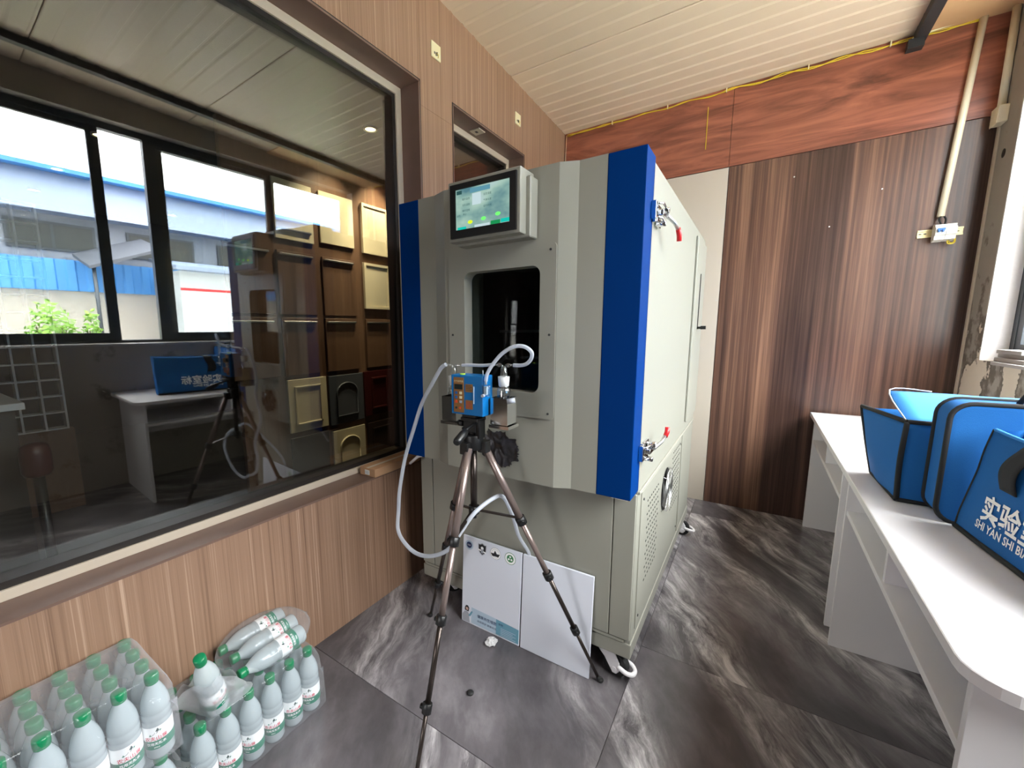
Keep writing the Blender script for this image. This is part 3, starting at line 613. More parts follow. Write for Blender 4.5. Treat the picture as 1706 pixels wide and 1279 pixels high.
# ================================================================== TEST CHAMBER
XL, XR, YF, YB, ZT = -1.274, -.30, 1.44, 2.90, 1.81
ch = thing('climate_test_chamber', 'large cream environmental test chamber with blue-edged front door, on castors', 'test chamber', (-.785, 2.1, 0))
# body as panels with a hollow dark test space
bd = MB(); WX0, WX1, WZa, WZb = -.93, -.60, 1.07, 1.535
bd.box(XL, XR, YF+.005, YB, .172, .70).box(XL, XR, YF+.55, YB, .70, ZT).box(XL, -1.03, YF+.005, YF+.55, .70, ZT).box(-.50, XR, YF+.005, YF+.55, .70, ZT)
bd.box(-1.03, -.50, YF+.005, YF+.55, .70, .98).box(-1.03, -.50, YF+.005, YF+.55, 1.60, ZT)
bd.build('body', 'cream', ch)
cv = MB(); cv.box(-1.03, -.50, YF+.545, YF+.549, .98, 1.60).box(-1.03, -1.026, YF, YF+.545, .98, 1.60).box(-.504, -.50, YF, YF+.545, .98, 1.60).box(-1.03, -.50, YF, YF+.545, .98, .984).box(-1.03, -.50, YF, YF+.545, 1.596, 1.60)
cv.build('test_space_lining', 'cavity', ch)
MB().cyl((-1.02, YF+.3, 1.30), (-.51, YF+.3, 1.30), .006).build('hanging_rod', 'steelrough', ch)
MB().box(-.66, -.56, YF+.30, YF+.305, 1.31, 1.44).build('reflection_sheet', 'paper', ch)  # white sheet added for the pale window reflection in the viewing glass
def sack(u, v):
    a = 2*PI*u; r = .075*math.sin(PI*min(1, v*.93))**.6*(1+.16*math.sin(9*a)*(.3+v)+.1*noise.noise((math.cos(a)*2, math.sin(a)*2, v*5)))+.004
    return (-.645+r*math.cos(a), YF+.27+.6*r*math.sin(a), 1.305-.21*v)
MB().grid(sack, 40, 14).build('reflected_bag', 'bagfilm', ch)  # bag shape added for a reflection in the viewing glass
# base rail, front panels with seams
bs = MB(); bs.box(XL-.004, XR+.004, YF, YB+.004, .114, .172); bs.build('base_rail', 'cream', ch, .004, 2)
MB().box(XL+.001, -1.2045, YF-.006, YF+.006, .19, .745).build('front_side_panel', 'cream', ch, .002, 1)
MB().box(-1.2015, -.377, YF-.006, YF+.006, .19, .745).build('front_panel', 'cream', ch, .002, 1)
MB().box(-.374, XR-.001, YF-.006, YF+.006, .19, .745).build('front_side_panel', 'cream', ch, .002, 1)
MB().box(-1.26, -.32, YF-.004, YF+.006, .176, .187).build('front_lip', 'cream', ch, .001, 1)
# right side: lower vented panel with fan, small hinged door, trim
sp = MB().box(XR-.003, XR+.004, 1.50, 2.42, .20, .735).build('vented_panel', 'cream', ch, .0015, 1)
MB().box(XR, XR+.0075, 1.452, 2.88, .742, .752).build('panel_edge', 'cream', ch, .002, 1)
MB().box(XR, XR+.007, 2.44, 2.452, .19, .742).build('panel_edge', 'cream', ch, .002, 1)
vh = MB()
for i in range(7):
    for j in range(13):
        y = 1.60+i*.033+(j % 2)*.016; z = .34+j*.027
        vh.box(XR+.0035, XR+.0046, y, y+.014, z, z+.006)
    for j in range(12):
        y = 2.15+i*.033+(j % 2)*.016; z = .42+j*.026
        vh.box(XR+.0035, XR+.0046, y, y+.014, z, z+.006)
vh.build('vent_slots', 'lcd', sp, kind='stuff')
FC = (1.985, .588)
fn = MB().cyl((XR+.004, *FC), (XR+.0052, *FC), .098, seg=36).build('fan_opening', 'black', ch)
fb = MB()
for k in range(5):
    a = 2*PI*k/5; c, s_ = math.cos(a), math.sin(a); c2, s2 = math.cos(a+.75), math.sin(a+.75)
    fb.add([(XR+.006, FC[0]+.025*c, FC[1]+.025*s_), (XR+.006, FC[0]+.09*c, FC[1]+.09*s_), (XR+.012, FC[0]+.09*c2, FC[1]+.09*s2), (XR+.012, FC[0]+.025*c2, FC[1]+.025*s2)], [(0, 1, 2, 3)])
fb.build('fan_blades', 'steelrough', fn); MB().cyl((XR+.005, *FC), (XR+.016, *FC), .03, seg=20).build('fan_hub', 'black', fn)
fg = MB()
for r in (.098, .078, .058, .038): fg.tube([(XR+.019, FC[0]+r*math.cos(2*PI*k/28), FC[1]+r*math.sin(2*PI*k/28)) for k in range(28)], .0014, seg=5, closed=True)
for k in range(4):
    a = PI/4+k*PI/2; fg.tube([(XR+.019, FC[0], FC[1]), (XR+.019, FC[0]+.10*math.cos(a), FC[1]+.10*math.sin(a)), (XR+.004, FC[0]+.112*math.cos(a), FC[1]+.112*math.sin(a))], .0014, seg=5)
fg.build('fan_guard', 'steelrough', fn)
hd = MB().box(XR, XR+.012, 2.50, 2.885, .80, 1.775).build('side_access_door', 'cream', ch, .003, 1)
MB().box(XR+.012, XR+.016, 2.665, 2.672, 1.30, 1.60).build('lock_slot', 'black', hd)
MB().cyl((XR+.012, 2.668, 1.308), (XR+.035, 2.668, 1.308), .007, seg=10).box(XR+.03, XR+.055, 2.657, 2.68, 1.299, 1.318).build('lock_knob', 'black', hd)
sc = MB()
for y, z in ((1.53, .70), (2.39, .70), (1.53, .24), (2.39, .24)): sc.cyl((XR+.003, y, z), (XR+.0065, y, z), .005, seg=8)
sc.build('screws', 'darksteel', sp)
# front door: blue strips, bevelled cream centre
DF, DB = 1.342, 1.452; DZ0, DZ1 = .757, 1.828; RZ = .026
dr = MB()
prof = [(-1.168, DB), (-1.168, DF), (-1.083, DF), (-1.018, DF-RZ)]
cxl, cxr = -1.018, -.555
def fz(mbx, x0, x1, z0, z1): mbx.box(x0, x1, DF-RZ, DB, z0, z1)
# bevelled sides
dr.prism([(-1.168, DB), (-1.168, DF), (-1.083, DF), (-1.018, DF-RZ), (-1.018, DB)], 'z', DZ0, DZ1)
dr.prism([(-.555, DB), (-.555, DF-RZ), (-.500, DF), (-.412, DF), (-.412, DB)], 'z', DZ0, DZ1)
fz(dr, cxl, cxr, DZ0, WZa); fz(dr, cxl, cxr, WZb, DZ1); fz(dr, cxl, WX0, WZa, WZb); fz(dr, WX1, cxr, WZa, WZb)
door = dr.build('front_door', 'cream', ch)
for x0, x1 in ((XL, -1.168), (-.412, XR)): MB().box(x0, x1, DF-.001, DB, DZ0, DZ1).build('blue_edge_strip', 'blue', door, .003, 2)
# cover plate with a rounded opening
def framed(x0, x1, z0, z1, r, ox0, ox1, oz0, oz1, orr, ya, yb):
    m = MB(); out, inn = rrect(x0, x1, z0, z1, r, 6), rrect(ox0, ox1, oz0, oz1, orr, 6); n = len(out)
    vs = [(p[0], ya, p[1]) for p in out]+[(p[0], ya, p[1]) for p in inn]+[(p[0], yb, p[1]) for p in out]+[(p[0], yb, p[1]) for p in inn]
    fs = []
    for i in range(n):
        j = (i+1) % n; fs += [(i, n+i, n+j, j)[::-1], (2*n+i, 2*n+j, 3*n+j, 3*n+i)[::-1], (i, j, 2*n+j, 2*n+i)[::-1], (n+i, 3*n+i, 3*n+j, n+j)[::-1]]
    return m.add(vs, fs)
PF = DF-RZ-.004
cp = framed(-.998, -.558, 1.0, 1.588, .014, -.925, -.615, 1.088, 1.520, .03, PF, DF-RZ+.05).build('window_surround', 'cream', door)
for x, z in ((-.578, 1.566), (-.578, 1.29), (-.578, 1.02), (-.98, 1.29), (-.98, 1.02)): MB().cyl((x, PF-.0005, z), (x, PF-.003, z), .0042, seg=8).build('screw', 'darksteel', cp)
B('viewing_glass', 'smallpane', -.935, -.605, DF-RZ+.047, DF-RZ+.053, 1.078, 1.530, parent=door)
B('bottom_hinge', 'steelrough', -.37, -.315, DF+.03, DB-.01, DZ0-.014, DZ0-.001, parent=door)
MB().tube([(-1.20, DF+.045, .752), (-1.235, DF+.03, .742), (-1.285, DF+.03, .700)], [.006, .007, .006], seg=8).build('pull_lever', 'deskwhite', door)
# display box on the door
hb = MB().box(-.925, -.644, 1.222, DF-RZ, 1.612, 1.81).build('display_housing', 'cream', ch, .004, 2)
MB().box(-.918, -.628, 1.262, DF-RZ-.001, 1.604, 1.79).build('housing_back', 'cream', hb, .003, 1)
bz = MB(); 
for b in ((-.912, -.655, 1.779, 1.797), (-.912, -.655, 1.622, 1.648), (-.912, -.890, 1.648, 1.779), (-.678, -.655, 1.648, 1.779)): bz.box(b[0], b[1], 1.214, 1.226, b[2], b[3])
bz.build('screen_bezel', 'black', hb)
scn = B('touch_screen', 'screen', -.890, -.678, 1.2185, 1.221, 1.648, 1.779, parent=hb)
def scr_(x0, x1, z0, z1): return (-.890+.212*x0, -.890+.212*x1, 1.2178, 1.2184, 1.648+.131*z0, 1.648+.131*z1)
g_ = MB(); g_.box(*scr_(.02, .12, .88, .97), 0).box(*scr_(.28, .65, .86, .97), 1).box(*scr_(.32, .48, .56, .84), 2).box(*scr_(.03, .2, .0, .07), 3).box(*scr_(.84, .99, .02, .11), 3).box(*scr_(.66, .83, .0, .1), 4).box(*scr_(.36, .64, .01, .07), 2)
for x, z, mi in ((.28, .16, 5), (.53, .19, 6), (.79, .24, 6)):
    cx, _, _, _, cz, _ = scr_(x, x, z, z); cz2 = scr_(x, x, z, z)[4]
    g_.add([(cx+.010*math.cos(2*PI*k/14), 1.2176, cz2+.006*math.sin(2*PI*k/14)) for k in range(14)], [tuple(range(14))], mi)
txt = lambda s, x, z, sz: g_.text(s, (-.890+.212*x, 1.2172, 1.648+.131*z), (1, 0, 0), (0, 0, 1), sz, 0)
for s, x, z in (('箱内温度', .13, .72), ('设定温度', .13, .58), ('箱内湿度', .13, .44), ('设定湿度', .53, .74), ('气体浓度', .53, .60), ('运行时间', .53, .46), ('运行', .02, .33), ('停止', .14, .35)): txt(s, x, z, .0078)
g_.build('screen_graphics', ['sc_dark', 'sc_header', 'sc_pale', 'sc_teal', 'sc_dgreen', 'sc_lime', 'sc_green'], scn)
# two toggle latches on the right side
def latch(z, up):
    t = MB(); s = 1 if up else -1
    t.box(XR+.001, XR+.012, 1.437, 1.452, z-.03, z+.03).box(XR+.001, XR+.010, 1.47, 1.53, z-.035, z+.03)
    t.cyl((XR+.010, 1.485, z-.03), (XR+.034, 1.485, z-.03), .009, seg=10).cyl((XR+.010, 1.515, z+.015), (XR+.036, 1.515, z+.015), .010, seg=10)
    t.box(XR+.012, XR+.03, 1.46, 1.535, z-.008, z+.008)
    t.tube([(XR+.02, 1.43, z+.02), (XR+.028, 1.46, z+.025), (XR+.03, 1.515, z+.015)], .0035, seg=6).tube([(XR+.02, 1.43, z-.02), (XR+.028, 1.46, z-.018), (XR+.03, 1.49, z-.03)], .0035, seg=6)
    t.box(XR+.0, XR+.016, 1.418, 1.437, z-.025, z+.028)
    lo = t.build('toggle_latch', 'steel', ch, .0015, 1)
    MB().tube([(XR+.03, 1.515, z), (XR+.045, 1.57, z-.015*s), (XR+.05, 1.61, z-.03*s)], .006, seg=8).build('lever_arm', 'steelrough', lo)
    p = [(XR+.05, 1.605, z-.026*s), (XR+.053, 1.62, z-.045*s), (XR+.053, 1.622, z-.065*s)] if up else [(XR+.05, 1.605, z+.026), (XR+.053, 1.62, z+.04), (XR+.053, 1.622, z+.058)]
    MB().tube(p, [.008, .009, .008], seg=10).build('red_grip', 'red', lo)
latch(1.665, True); latch(.895, False)
# castors
def castor(x, y, ang):
    c = MB(); R = Matrix.Translation((x, y, 0)) @ Matrix.Rotation(ang, 4, 'Z')
    c.box(-.03, .03, -.03, .03, .108, .1135); c.cyl((0, 0, .095), (0, 0, .108), .024, seg=14)
    for s in (-1, 1): c.prism([(-.036, .100), (.036, .100), (.054, .066), (.054, .034), (.042, .018), (.028, .018), (.016, .036), (-.004, .066), (-.024, .084)], 'y', s*.021, s*.027); c.cyl((.036, s*.027, .036), (.036, s*.031, .036), .012, seg=14)
    c.box(-.026, .026, -.026, .026, .088, .098); c.tube(smooth_path([(.048, -.024, .052), (.078, -.027, .046), (.096, -.016, .040), (.100, 0, .038), (.096, .016, .040), (.078, .027, .046), (.048, .024, .052)], 4), .009, seg=8)
    o = c.xf(R).build('castor', 'deskwhite', ch, .002, 1)
    w = MB().cyl((.032, -.016, .046), (.032, .016, .046), .0455, seg=24).xf(R).build('wheel', 'rubber', o, .004, 2)
castor(-.385, 1.49, -.15); castor(-1.20, 1.53, .9); castor(-.345, 2.83, .1); castor(-1.2, 2.83, .4)
# black film patch stuck to the door
def patch(u, v):
    a = 2*PI*v; k = u; r = 1+.22*noise.noise((math.cos(a)*3, math.sin(a)*3, 1))+.16*noise.noise((math.cos(a)*11, math.sin(a)*11, 4))
    x = -.772+.082*r*k*math.cos(a)*(1 if math.cos(a) > 0 else .95); z = .868+.066*r*k*math.sin(a)
    return (x, DF-RZ-.002-.016*abs(noise.noise((x*34, z*22, 2)))-.003*(1-k), z)
o = MB().grid(patch, 18, 90).build('black_film_scrap', 'blackbag'); tag(o, 'ragged black plastic scrap stuck on the chamber door behind the tripod', 'plastic scrap')
# ================================================================== WHITE BOARDS leaning on the chamber
def lean_board(x0, x1, z1, label):
    t = thing('white_sample_board', label, 'board', ((x0+x1)/2, 1.395, 0), 'sample boards leaning on the chamber')
    y0, y1 = 1.395, 1.418; th = .009
    def P(x, s, n=0.0):   # s 0..1 up the board, n in front
        L = math.hypot(y1-y0, z1); ny, nz = -z1/L, (y1-y0)/L
        return Vector((x, y0+(y1-y0)*s+ny*n, .001+z1*s+nz*n))
    m = MB(); m.hull8([P(x0, 0, 0), P(x1, 0, 0), P(x1, 0, -th), P(x0, 0, -th)], [P(x0, 1, 0), P(x1, 1, 0), P(x1, 1, -th), P(x0, 1, -th)])
    m.build('panel', 'white', t, .0012, 1); return t, P
bt, PB = lean_board(-1.018, -.726, .405, 'white board printed with four round emblems and a blue footer, leaning left')
bt2, PB2 = lean_board(-.720, -.430, .405, 'plain white board leaning on the chamber beside the printed one')
def disc(m, cx, s, r, mi, n=.0008, seg=28, sx=1.0):
    c = PB(cx, s, n); up = (PB(cx, 1)-PB(cx, 0)).normalized()
    m.add([c+Vector((1, 0, 0))*r*sx*math.cos(2*PI*k/seg)+up*r*math.sin(2*PI*k/seg) for k in range(seg)], [tuple(range(seg))], mi)
def pol(m, cx, s, pts, mi, n=.0012):
    c = PB(cx, s, n); up = (PB(cx, 1)-PB(cx, 0)).normalized(); m.add([c+Vector((1, 0, 0))*p[0]+up*p[1] for p in pts], [tuple(range(len(pts)))], mi)
e = MB(); s0 = .905
disc(e, -.985, s0, .021, 2); disc(e, -.985, s0, .014, 1, .0011); e.text('CQC', PB(-.985, s0-.008, .0014), (1, 0, 0), (0, 0, 1), .009, 0, 'CENTER')
e.build('round_blue_emblem', ['whiteprint', 'navyprint', 'paleblue'], bt)
e = MB(); shp = [(-.021, .022), (-.012, .02), (0, .027), (.012, .02), (.021, .022), (.02, -.006), (.012, -.02), (0, -.029), (-.012, -.02), (-.02, -.006)]
pol(e, -.917, s0, shp, 2, .0008); pol(e, -.917, s0, [(a*.86, b*.86) for a, b in shp], 1, .0011)
disc(e, -.917, s0+.010, .007, 0, .0014); pol(e, -.917, s0, [(-.02, -.002), (.02, -.010), (.02, -.016), (-.02, -.008)], 0, .0014); pol(e, -.917, s0, [(-.007, .0), (.007, 0), (.005, -.018), (-.005, -.018)], 2, .0016)
e.build('shield_emblem', ['whiteprint', 'blackprint', 'greyprint'], bt)
e = MB(); disc(e, -.850, s0, .026, 2); disc(e, -.850, s0, .0245, 0, .0011); disc(e, -.850, s0, .019, 2, .0013); disc(e, -.850, s0, .018, 0, .0015)
for a in (.55, 1.65, 2.7): pol(e, -.850, s0-.030, [(0, 0), (.012*math.cos(a)-.0075*math.sin(a), .012*math.sin(a)+.0075*math.cos(a)), (.026*math.cos(a), .026*math.sin(a)), (.012*math.cos(a)+.0075*math.sin(a), .012*math.sin(a)-.0075*math.cos(a))], 1, .0018)
e.build('leaf_emblem', ['whiteprint', 'blackprint', 'greyprint'], bt)
e = MB(); disc(e, -.779, s0, .026, 1); disc(e, -.779, s0, .024, 0, .0011); disc(e, -.779, s0, .016, 1, .0013)
for a in (PI/2, PI*1.17, PI*1.83): disc(e, -.779+.0075*math.cos(a), s0+.018*math.sin(a), .0045, 0, .0016, 10)
e.build('green_emblem', ['whiteprint', 'greenprint'], bt)
e = MB(); xx = lambda u: -1.018+.292*u
def band(u0, u1, sa, sb, sc_, sd, mi, n=.0007): e.add([PB(xx(u0), sa, n), PB(xx(u1), sb, n), PB(xx(u1), sd, n), PB(xx(u0), sc_, n)], [(0, 1, 2, 3)], mi)
band(.18, .62, .02, .02, .20, .19, 1); band(.62, .995, .02, .02, .19, .175, 2); band(.02, .18, .02, .02, .10, .2, 3)
e.text('健康共生墙面', PB(xx(.29), .115, .0012), (1, 0, 0), (0, 0, 1), .0175, 0, xs=.95); e.text('天然养护 家装无忧', PB(xx(.29), .062, .0012), (1, 0, 0), (0, 0, 1), .0115, 0, xs=1.05)
e.text('参数', PB(xx(.66), .135, .0012), (1, 0, 0), (0, 0, 1), .012, 0)
for k in range(5): band(.70, .95-.05*(k % 2), .105-k*.018, .105-k*.018, .111-k*.018, .111-k*.018, 1, .0012)
e.build('footer_print', ['navyprint', 'paleblue', 'tealprint', 'white'], bt)
e = MB(); pol(e, xx(.085), .06, [(-.018, -.02), (.02, -.02), (.014, .022), (.004, .03), (-.008, .028), (-.02, .01)], 3, .0010); pol(e, xx(.10), .17, [(-.012, -.012), (.008, -.014), (.012, .004), (.004, .014), (-.006, .012), (-.012, .0)], 1, .0012)
disc(e, xx(.10), .165, .007, 2, .0015); pol(e, xx(.16), .12, [(-.01, -.012), (0, -.014), (.014, .014), (.006, .014)], 4, .0011)
e.build('printed_person_picture', ['white', 'blackprint', 'skin', 'greyprint', 'tealprint'], bt)
# ================================================================== TRIPOD and air sampler
TC = Vector((-.760, 1.122, 0))
tp = thing('camera_tripod', 'bronze telescopic tripod with black head standing before the chamber', 'tripod', (TC.x, TC.y, 0))
hd_ = MB(); hd_.cyl((TC.x, TC.y, .915), (TC.x, TC.y, .965), .034, seg=16).cyl((TC.x, TC.y, .965), (TC.x, TC.y, .985), .018, seg=14)
hd_.box(TC.x-.026, TC.x+.022, TC.y-.022, TC.y+.022, .975, 1.012).box(TC.x+.018, TC.x+.036, TC.y-.018, TC.y+.018, .955, 1.018)
hd_.box(TC.x-.034, TC.x+.034, TC.y-.026, TC.y+.026, 1.012, 1.024)
for a in range(3): hd_.box(*(lambda q: (q.x-.016, q.x+.016, q.y-.016, q.y+.016, .905, .945))(TC+Vector((.036*math.cos(2.5+a*2.094), .036*math.sin(2.5+a*2.094), 0))))
hd_.build('head', 'black', tp, .003, 2)
MB().box(TC.x-.028, TC.x+.028, TC.y-.026, TC.y+.026, 1.0245, 1.0345).build('quick_release_plate', 'black', tp, .002, 1)
MB().cyl((TC.x-.034, TC.y-.01, 1.0), (TC.x-.052, TC.y-.012, 1.0), .011, seg=12).cyl((TC.x-.03, TC.y+.005, .985), (TC.x-.044, TC.y+.004, .975), .008).build('tilt_knob', 'black', tp)
MB().tube([(TC.x+.020, TC.y-.015, 1.008), (-.741, 1.06, .998), (-.740, 1.04, .990)], [.004, .005, .005], seg=8).tube([(-.7400, 1.05, .993), (-.739, 1.03, .984), (-.737, 1.0, .971), (-.7365, .992, .967)], [.010, .0135, .0135, .010], seg=12).build('pan_handle', 'black', tp)
MB().cyl((TC.x, TC.y, .69), (TC.x, TC.y, .92), .0115, seg=14).build('centre_column', 'darktube', tp)
hub = Vector((TC.x, TC.y, .70)); MB().cyl(hub-Vector((0, 0, .014)), hub+Vector((0, 0, .014)), .018, seg=14).cyl(hub-Vector((0, 0, .03)), hub-Vector((0, 0, .014)), .009, seg=10).build('spreader_hub', 'black', tp)
for F in ((-1.153, 1.335, 0), (-.391, 1.412, 0), (-.703, .715, 0)):
    F = Vector(F); d = (F-TC); d.z = 0; d.normalize(); top = TC+d*.036+Vector((0, 0, .925)); ax = (F-top)
    P_ = lambda t: top+ax*t
    leg = MB().cyl(P_(0), P_(.30), .0125, seg=14).build('leg', 'bronze', tp)
    for k, (a, b, r) in enumerate(((.28, .53, .0100), (.51, .765, .0082), (.75, .985, .0064))):
        MB().cyl(P_(a), P_(b), r, seg=12).build('leg_tube', 'bronze' if k == 0 else 'darktube', leg)
        pc = P_(a+.015); u = ax.normalized(); side = Vector((d.y, -d.x, 0))
        MB().cyl(P_(a), P_(a+.028), r+.0085, seg=10).cyl(pc, pc+side*.022, .008, seg=8).build('leg_clamp', 'black', leg, .001, 1)
    MB().cyl(P_(.975), P_(1.0)-Vector((0, 0, -.004)), .0075, seg=12, r2=.0095).lathe([(.0, .0), (.010, .001), (.0125, .008), (.009, .014), (0, .016)], F, seg=12).build('rubber_foot', 'rubber', leg)
    q = P_(.285); MB().box(-.006, .006, -.0025, .0025, 0, 1).xf(Matrix.Translation(hub) @ (q-hub).to_track_quat('Z', 'Y').to_matrix().to_4x4() @ Matrix.Diagonal((1, 1, (q-hub).length, 1))).build('spreader_arm', 'darktube', tp)
# pump
pm = thing('air_sampling_pump', 'small blue air sampling pump box with gold control plate on the tripod', 'air sampler', (-.762, 1.118, 1.035))
px0, px1, py0, py1, pz0, pz1 = -.824, -.700, 1.088, 1.147, 1.035, 1.165
MB().box(px0, px1, py0, py1, pz0, pz1).build('housing', 'pump', pm, .003, 2)
B('front_recess_edge', 'pump', px0+.006, px0+.009, py0-.003, py0, pz0+.006, pz1-.006, parent=pm)
cpn = MB().box(px0+.011, px0+.052, py0-.002, py0, pz0+.007, pz1-.008).build('control_plate', 'gold', pm, .0006, 1)
B('lcd_display', 'lcd', px0+.015, px0+.047, py0-.003, py0-.002, pz0+.083, pz0+.100, parent=cpn)
for r in range(3):
    for c in range(2):
        mt = ('buttonblue', 'ivory', 'buttonblue', 'ivory', 'buttonorange', 'greyprint')[r*2+c]
        MB().box(px0+.017+c*.018, px0+.027+c*.018, py0-.0035, py0-.002, pz0+.067-r*.0145, pz0+.076-r*.0145).build('button', mt, cpn, .0006, 1)
for x in (.022, .038): MB().cyl((px0+x, py0-.004, pz0+.022), (px0+x, py0-.002, pz0+.022), .0042, seg=12).build('socket', 'darksteel' if x < .03 else 'buttonorange', cpn)
MB().text('大气采样器', (px0+.0315, py0-.0024, pz0+.107), (1, 0, 0), (0, 0, 1), .0075, 0, 'CENTER').build('plate_lettering', 'ivory', cpn)
for z0 in (.076, .020):
    q = MB().box(px0+.058, px0+.086, py0-.0015, py0, pz0+z0, pz0+z0+.026+(.004 if z0 < .05 else 0)).build('rating_plate', 'gold', pm, .0004, 1)
    w = MB()
    for k in range(4): w.box(px0+.061, px0+.083-.004*(k % 2), py0-.0019, py0-.0015, pz0+z0+.005+k*.0055, pz0+z0+.0065+k*.0055)
    w.build('printed_lines', 'blackprint' if z0 > .05 else 'redprint', q)
MB().box(px0+.090, px0+.092, py0-.004, py0, pz0+.040, pz0+.096).build('pull_strip', 'paleblue', pm)
MB().cyl((px1-.012, py0+.02, pz1), (px1-.012, py0+.02, pz1+.017), .0018, seg=8).build('aerial', 'greyprint', pm)
MB().cyl((px0+.037, py0+.014, pz1), (px0+.037, py0+.014, pz1+.004), .009, seg=14).build('level_bubble', 'bubblegreen', pm)
fm = MB().box(px1-.001, px1+.020, py0-.006, py0+.014, 1.103, 1.140).build('flow_meter', 'glassclear', pm, .002, 1)
MB().box(px1+.004, px1+.014, py0-.001, py0+.009, 1.108, 1.134).build('float_tube', 'paleblue', fm); MB().cyl((px1+.008, py0-.006, 1.106), (px1+.008, py0-.016, 1.106), .005, seg=10).build('needle_valve', 'greyprint', fm)
MB().cyl((px1+.009, py0+.004, 1.139), (px1+.009, py0+.004, 1.156), .004, seg=10).build('hose_nipple', 'greyprint', fm)
def holder(x0, x1, y0, y1, z0, z1, nm):
    h = MB(); t = .0015
    h.box(x0, x1, y0, y0+t, z0, z1).box(x0, x1, y1-t, y1, z0, z1).box(x0, x0+t, y0+t, y1-t, z0, z1).box(x1-t, x1, y0+t, y1-t, z0, z1).box(x0, x1, y0+t, y1-t, z0, z0+t)
    h.box(x0-.004, x1+.006, y0-.004, y1+.004, z0-.012, z0-.0015)
    h.build('bottle_holder', 'steel', pm)
holder(-.692, -.630, 1.120, 1.182, 1.008, 1.094, 'r'); holder(-.888, -.828, 1.118, 1.180, 1.000, 1.084, 'l')
MB().cyl((-.628, 1.115, 1.088), (-.606, 1.125, 1.092), .008, seg=10).build('clamp_screw', 'greyprint', pm)
def bubbler(cx, cy, zb, label):
    t = thing('bubbler_bottle', label, 'gas washing bottle', (cx, cy, zb), 'glass bubblers on the sampling pump')
    MB().lathe([(.020, 0), (.0225, .003), (.0225, .105), (.020, .114), (.0125, .120), (.0125, .124)], (cx, cy, zb), seg=20).build('bottle', 'glassclear', t)
    MB().lathe([(.0195, .003), (.0205, .006), (.0205, .055), (.0, .055)], (cx, cy, zb), seg=18).build('absorbing_liquid', 'water', t)
    MB().lathe([(.0125, .117), (.0165, .121), (.019, .150), (.0165, .151), (.0165, .140)], (cx, cy, zb), seg=20).build('frosted_neck', 'frosted', t)
    st_ = MB().lathe([(.013, .140), (.0145, .152), (.0105, .154), (.0105, .176), (.004, .184), (.0, .185)], (cx, cy, zb), seg=16).build('stopper', 'glassclear', t)
    MB().cyl((cx, cy, zb+.01), (cx, cy, zb+.18), .003, seg=8).build('inner_tube', 'glassclear', t)
    for s in (-1, 1):
        pts = smooth_path([(cx+s*.004, cy, zb+.176), (cx+s*.007, cy, zb+.186), (cx+s*.016, cy, zb+.187), (cx+s*.034, cy, zb+.188)], 5)
        rr = [.003+.0042*math.exp(-((i-len(pts)*.62)/2.2)**2) for i in range(len(pts))]
        MB().tube(pts, rr, seg=10).build('side_arm', 'glassclear', t)
bubbler(-.6605, 1.151, 1.0105, 'clear glass bubbler with frosted neck in the steel holder, right of the pump')
bubbler(-.8575, 1.149, 1.0025, 'clear glass bubbler mostly hidden behind the left of the pump')
def hose(pts, r, label):
    o = MB().tube(smooth_path(pts, 8), r, seg=10).build('silicone_hose', 'hose'); tag(o, label, 'hose', 'translucent hoses'); return o
hose([(-.8915, 1.149, 1.1905), (-.915, 1.149, 1.175), (-.957, 1.148, 1.116), (-1.0, 1.14, 1.042), (-1.023, 1.12, .954), (-1.067, 1.115, .836), (-1.068, 1.08, .719), (-1.079, 1.08, .632), (-1.075, 1.07, .559),
      (-1.021, 1.05, .528), (-.963, 1.05, .506), (-.886, 1.045, .524), (-.811, 1.045, .574), (-.762, 1.05, .65), (-.735, 1.09, .706), (-.712, 1.17, .733), (-.700, 1.22, .722), (-.708, 1.30, .625), (-.725, 1.385, .50), (-.703, 1.4255, .42), (-.697, 1.4262, .395)], .0072,
     'long translucent hose looping low from the pump and over the tripod spreader')
hose([(-.8225, 1.149, 1.1905), (-.79, 1.15, 1.1925), (-.74, 1.151, 1.193), (-.6955, 1.151, 1.1985)], .0052, 'short straight translucent hose joining the two glass bubblers')
hose([(-.6255, 1.151, 1.1985), (-.60, 1.151, 1.199), (-.578, 1.147, 1.205), (-.560, 1.142, 1.222), (-.556, 1.134, 1.242), (-.575, 1.124, 1.258), (-.605, 1.116, 1.258), (-.640, 1.108, 1.238), (-.668, 1.10, 1.206), (-.686, 1.094, 1.175), (-.691, 1.092, 1.150)], .0058,
     'translucent hose arching from the right bubbler back to the pump side')
# ================================================================== DESKS
def desk(y0, y1, label, near):
    t = thing('white_desk', label, 'desk', (.62, (y0+y1)/2, 0), 'white desks under the window')
    x0, x1, zt = .318, .935, .755
    r = .07; poly = []
    if near:
        for k in range(7):
            a = PI+PI/2*k/6; poly.append((x0+r+r*math.cos(a), y0+r+r*math.sin(a)))
    else: poly.append((x0, y0))
    poly += [(x1, y0), (x1, y1), (x0, y1)]
    MB().prism(poly, 'z', zt-.025, zt).build('top', 'deskwhite', t, .002, 1)
    B('side_panel', 'deskwhite', .336, .93, y1-.085, y1-.067, 0, zt-.025, parent=t, bevel=.001)
    B('side_panel', 'deskwhite', .336, .93, y0+.045, y0+.063, 0, zt-.025, parent=t, bevel=.001)
    B('shelf', 'deskwhite', .340, .90, y0+.063, y1-.085, .572, .590, parent=t, bevel=.001)
    B('divider', 'deskwhite', .346, .90, (y0+y1)/2-.009, (y0+y1)/2+.009, .590, zt-.025, parent=t)
    B('back_panel', 'deskwhite', .90, .915, y0+.063, y1-.085, .40, zt-.025, parent=t)
desk(.925, 2.205, 'white desk with a rounded corner carrying the blue bags, nearer one', True)
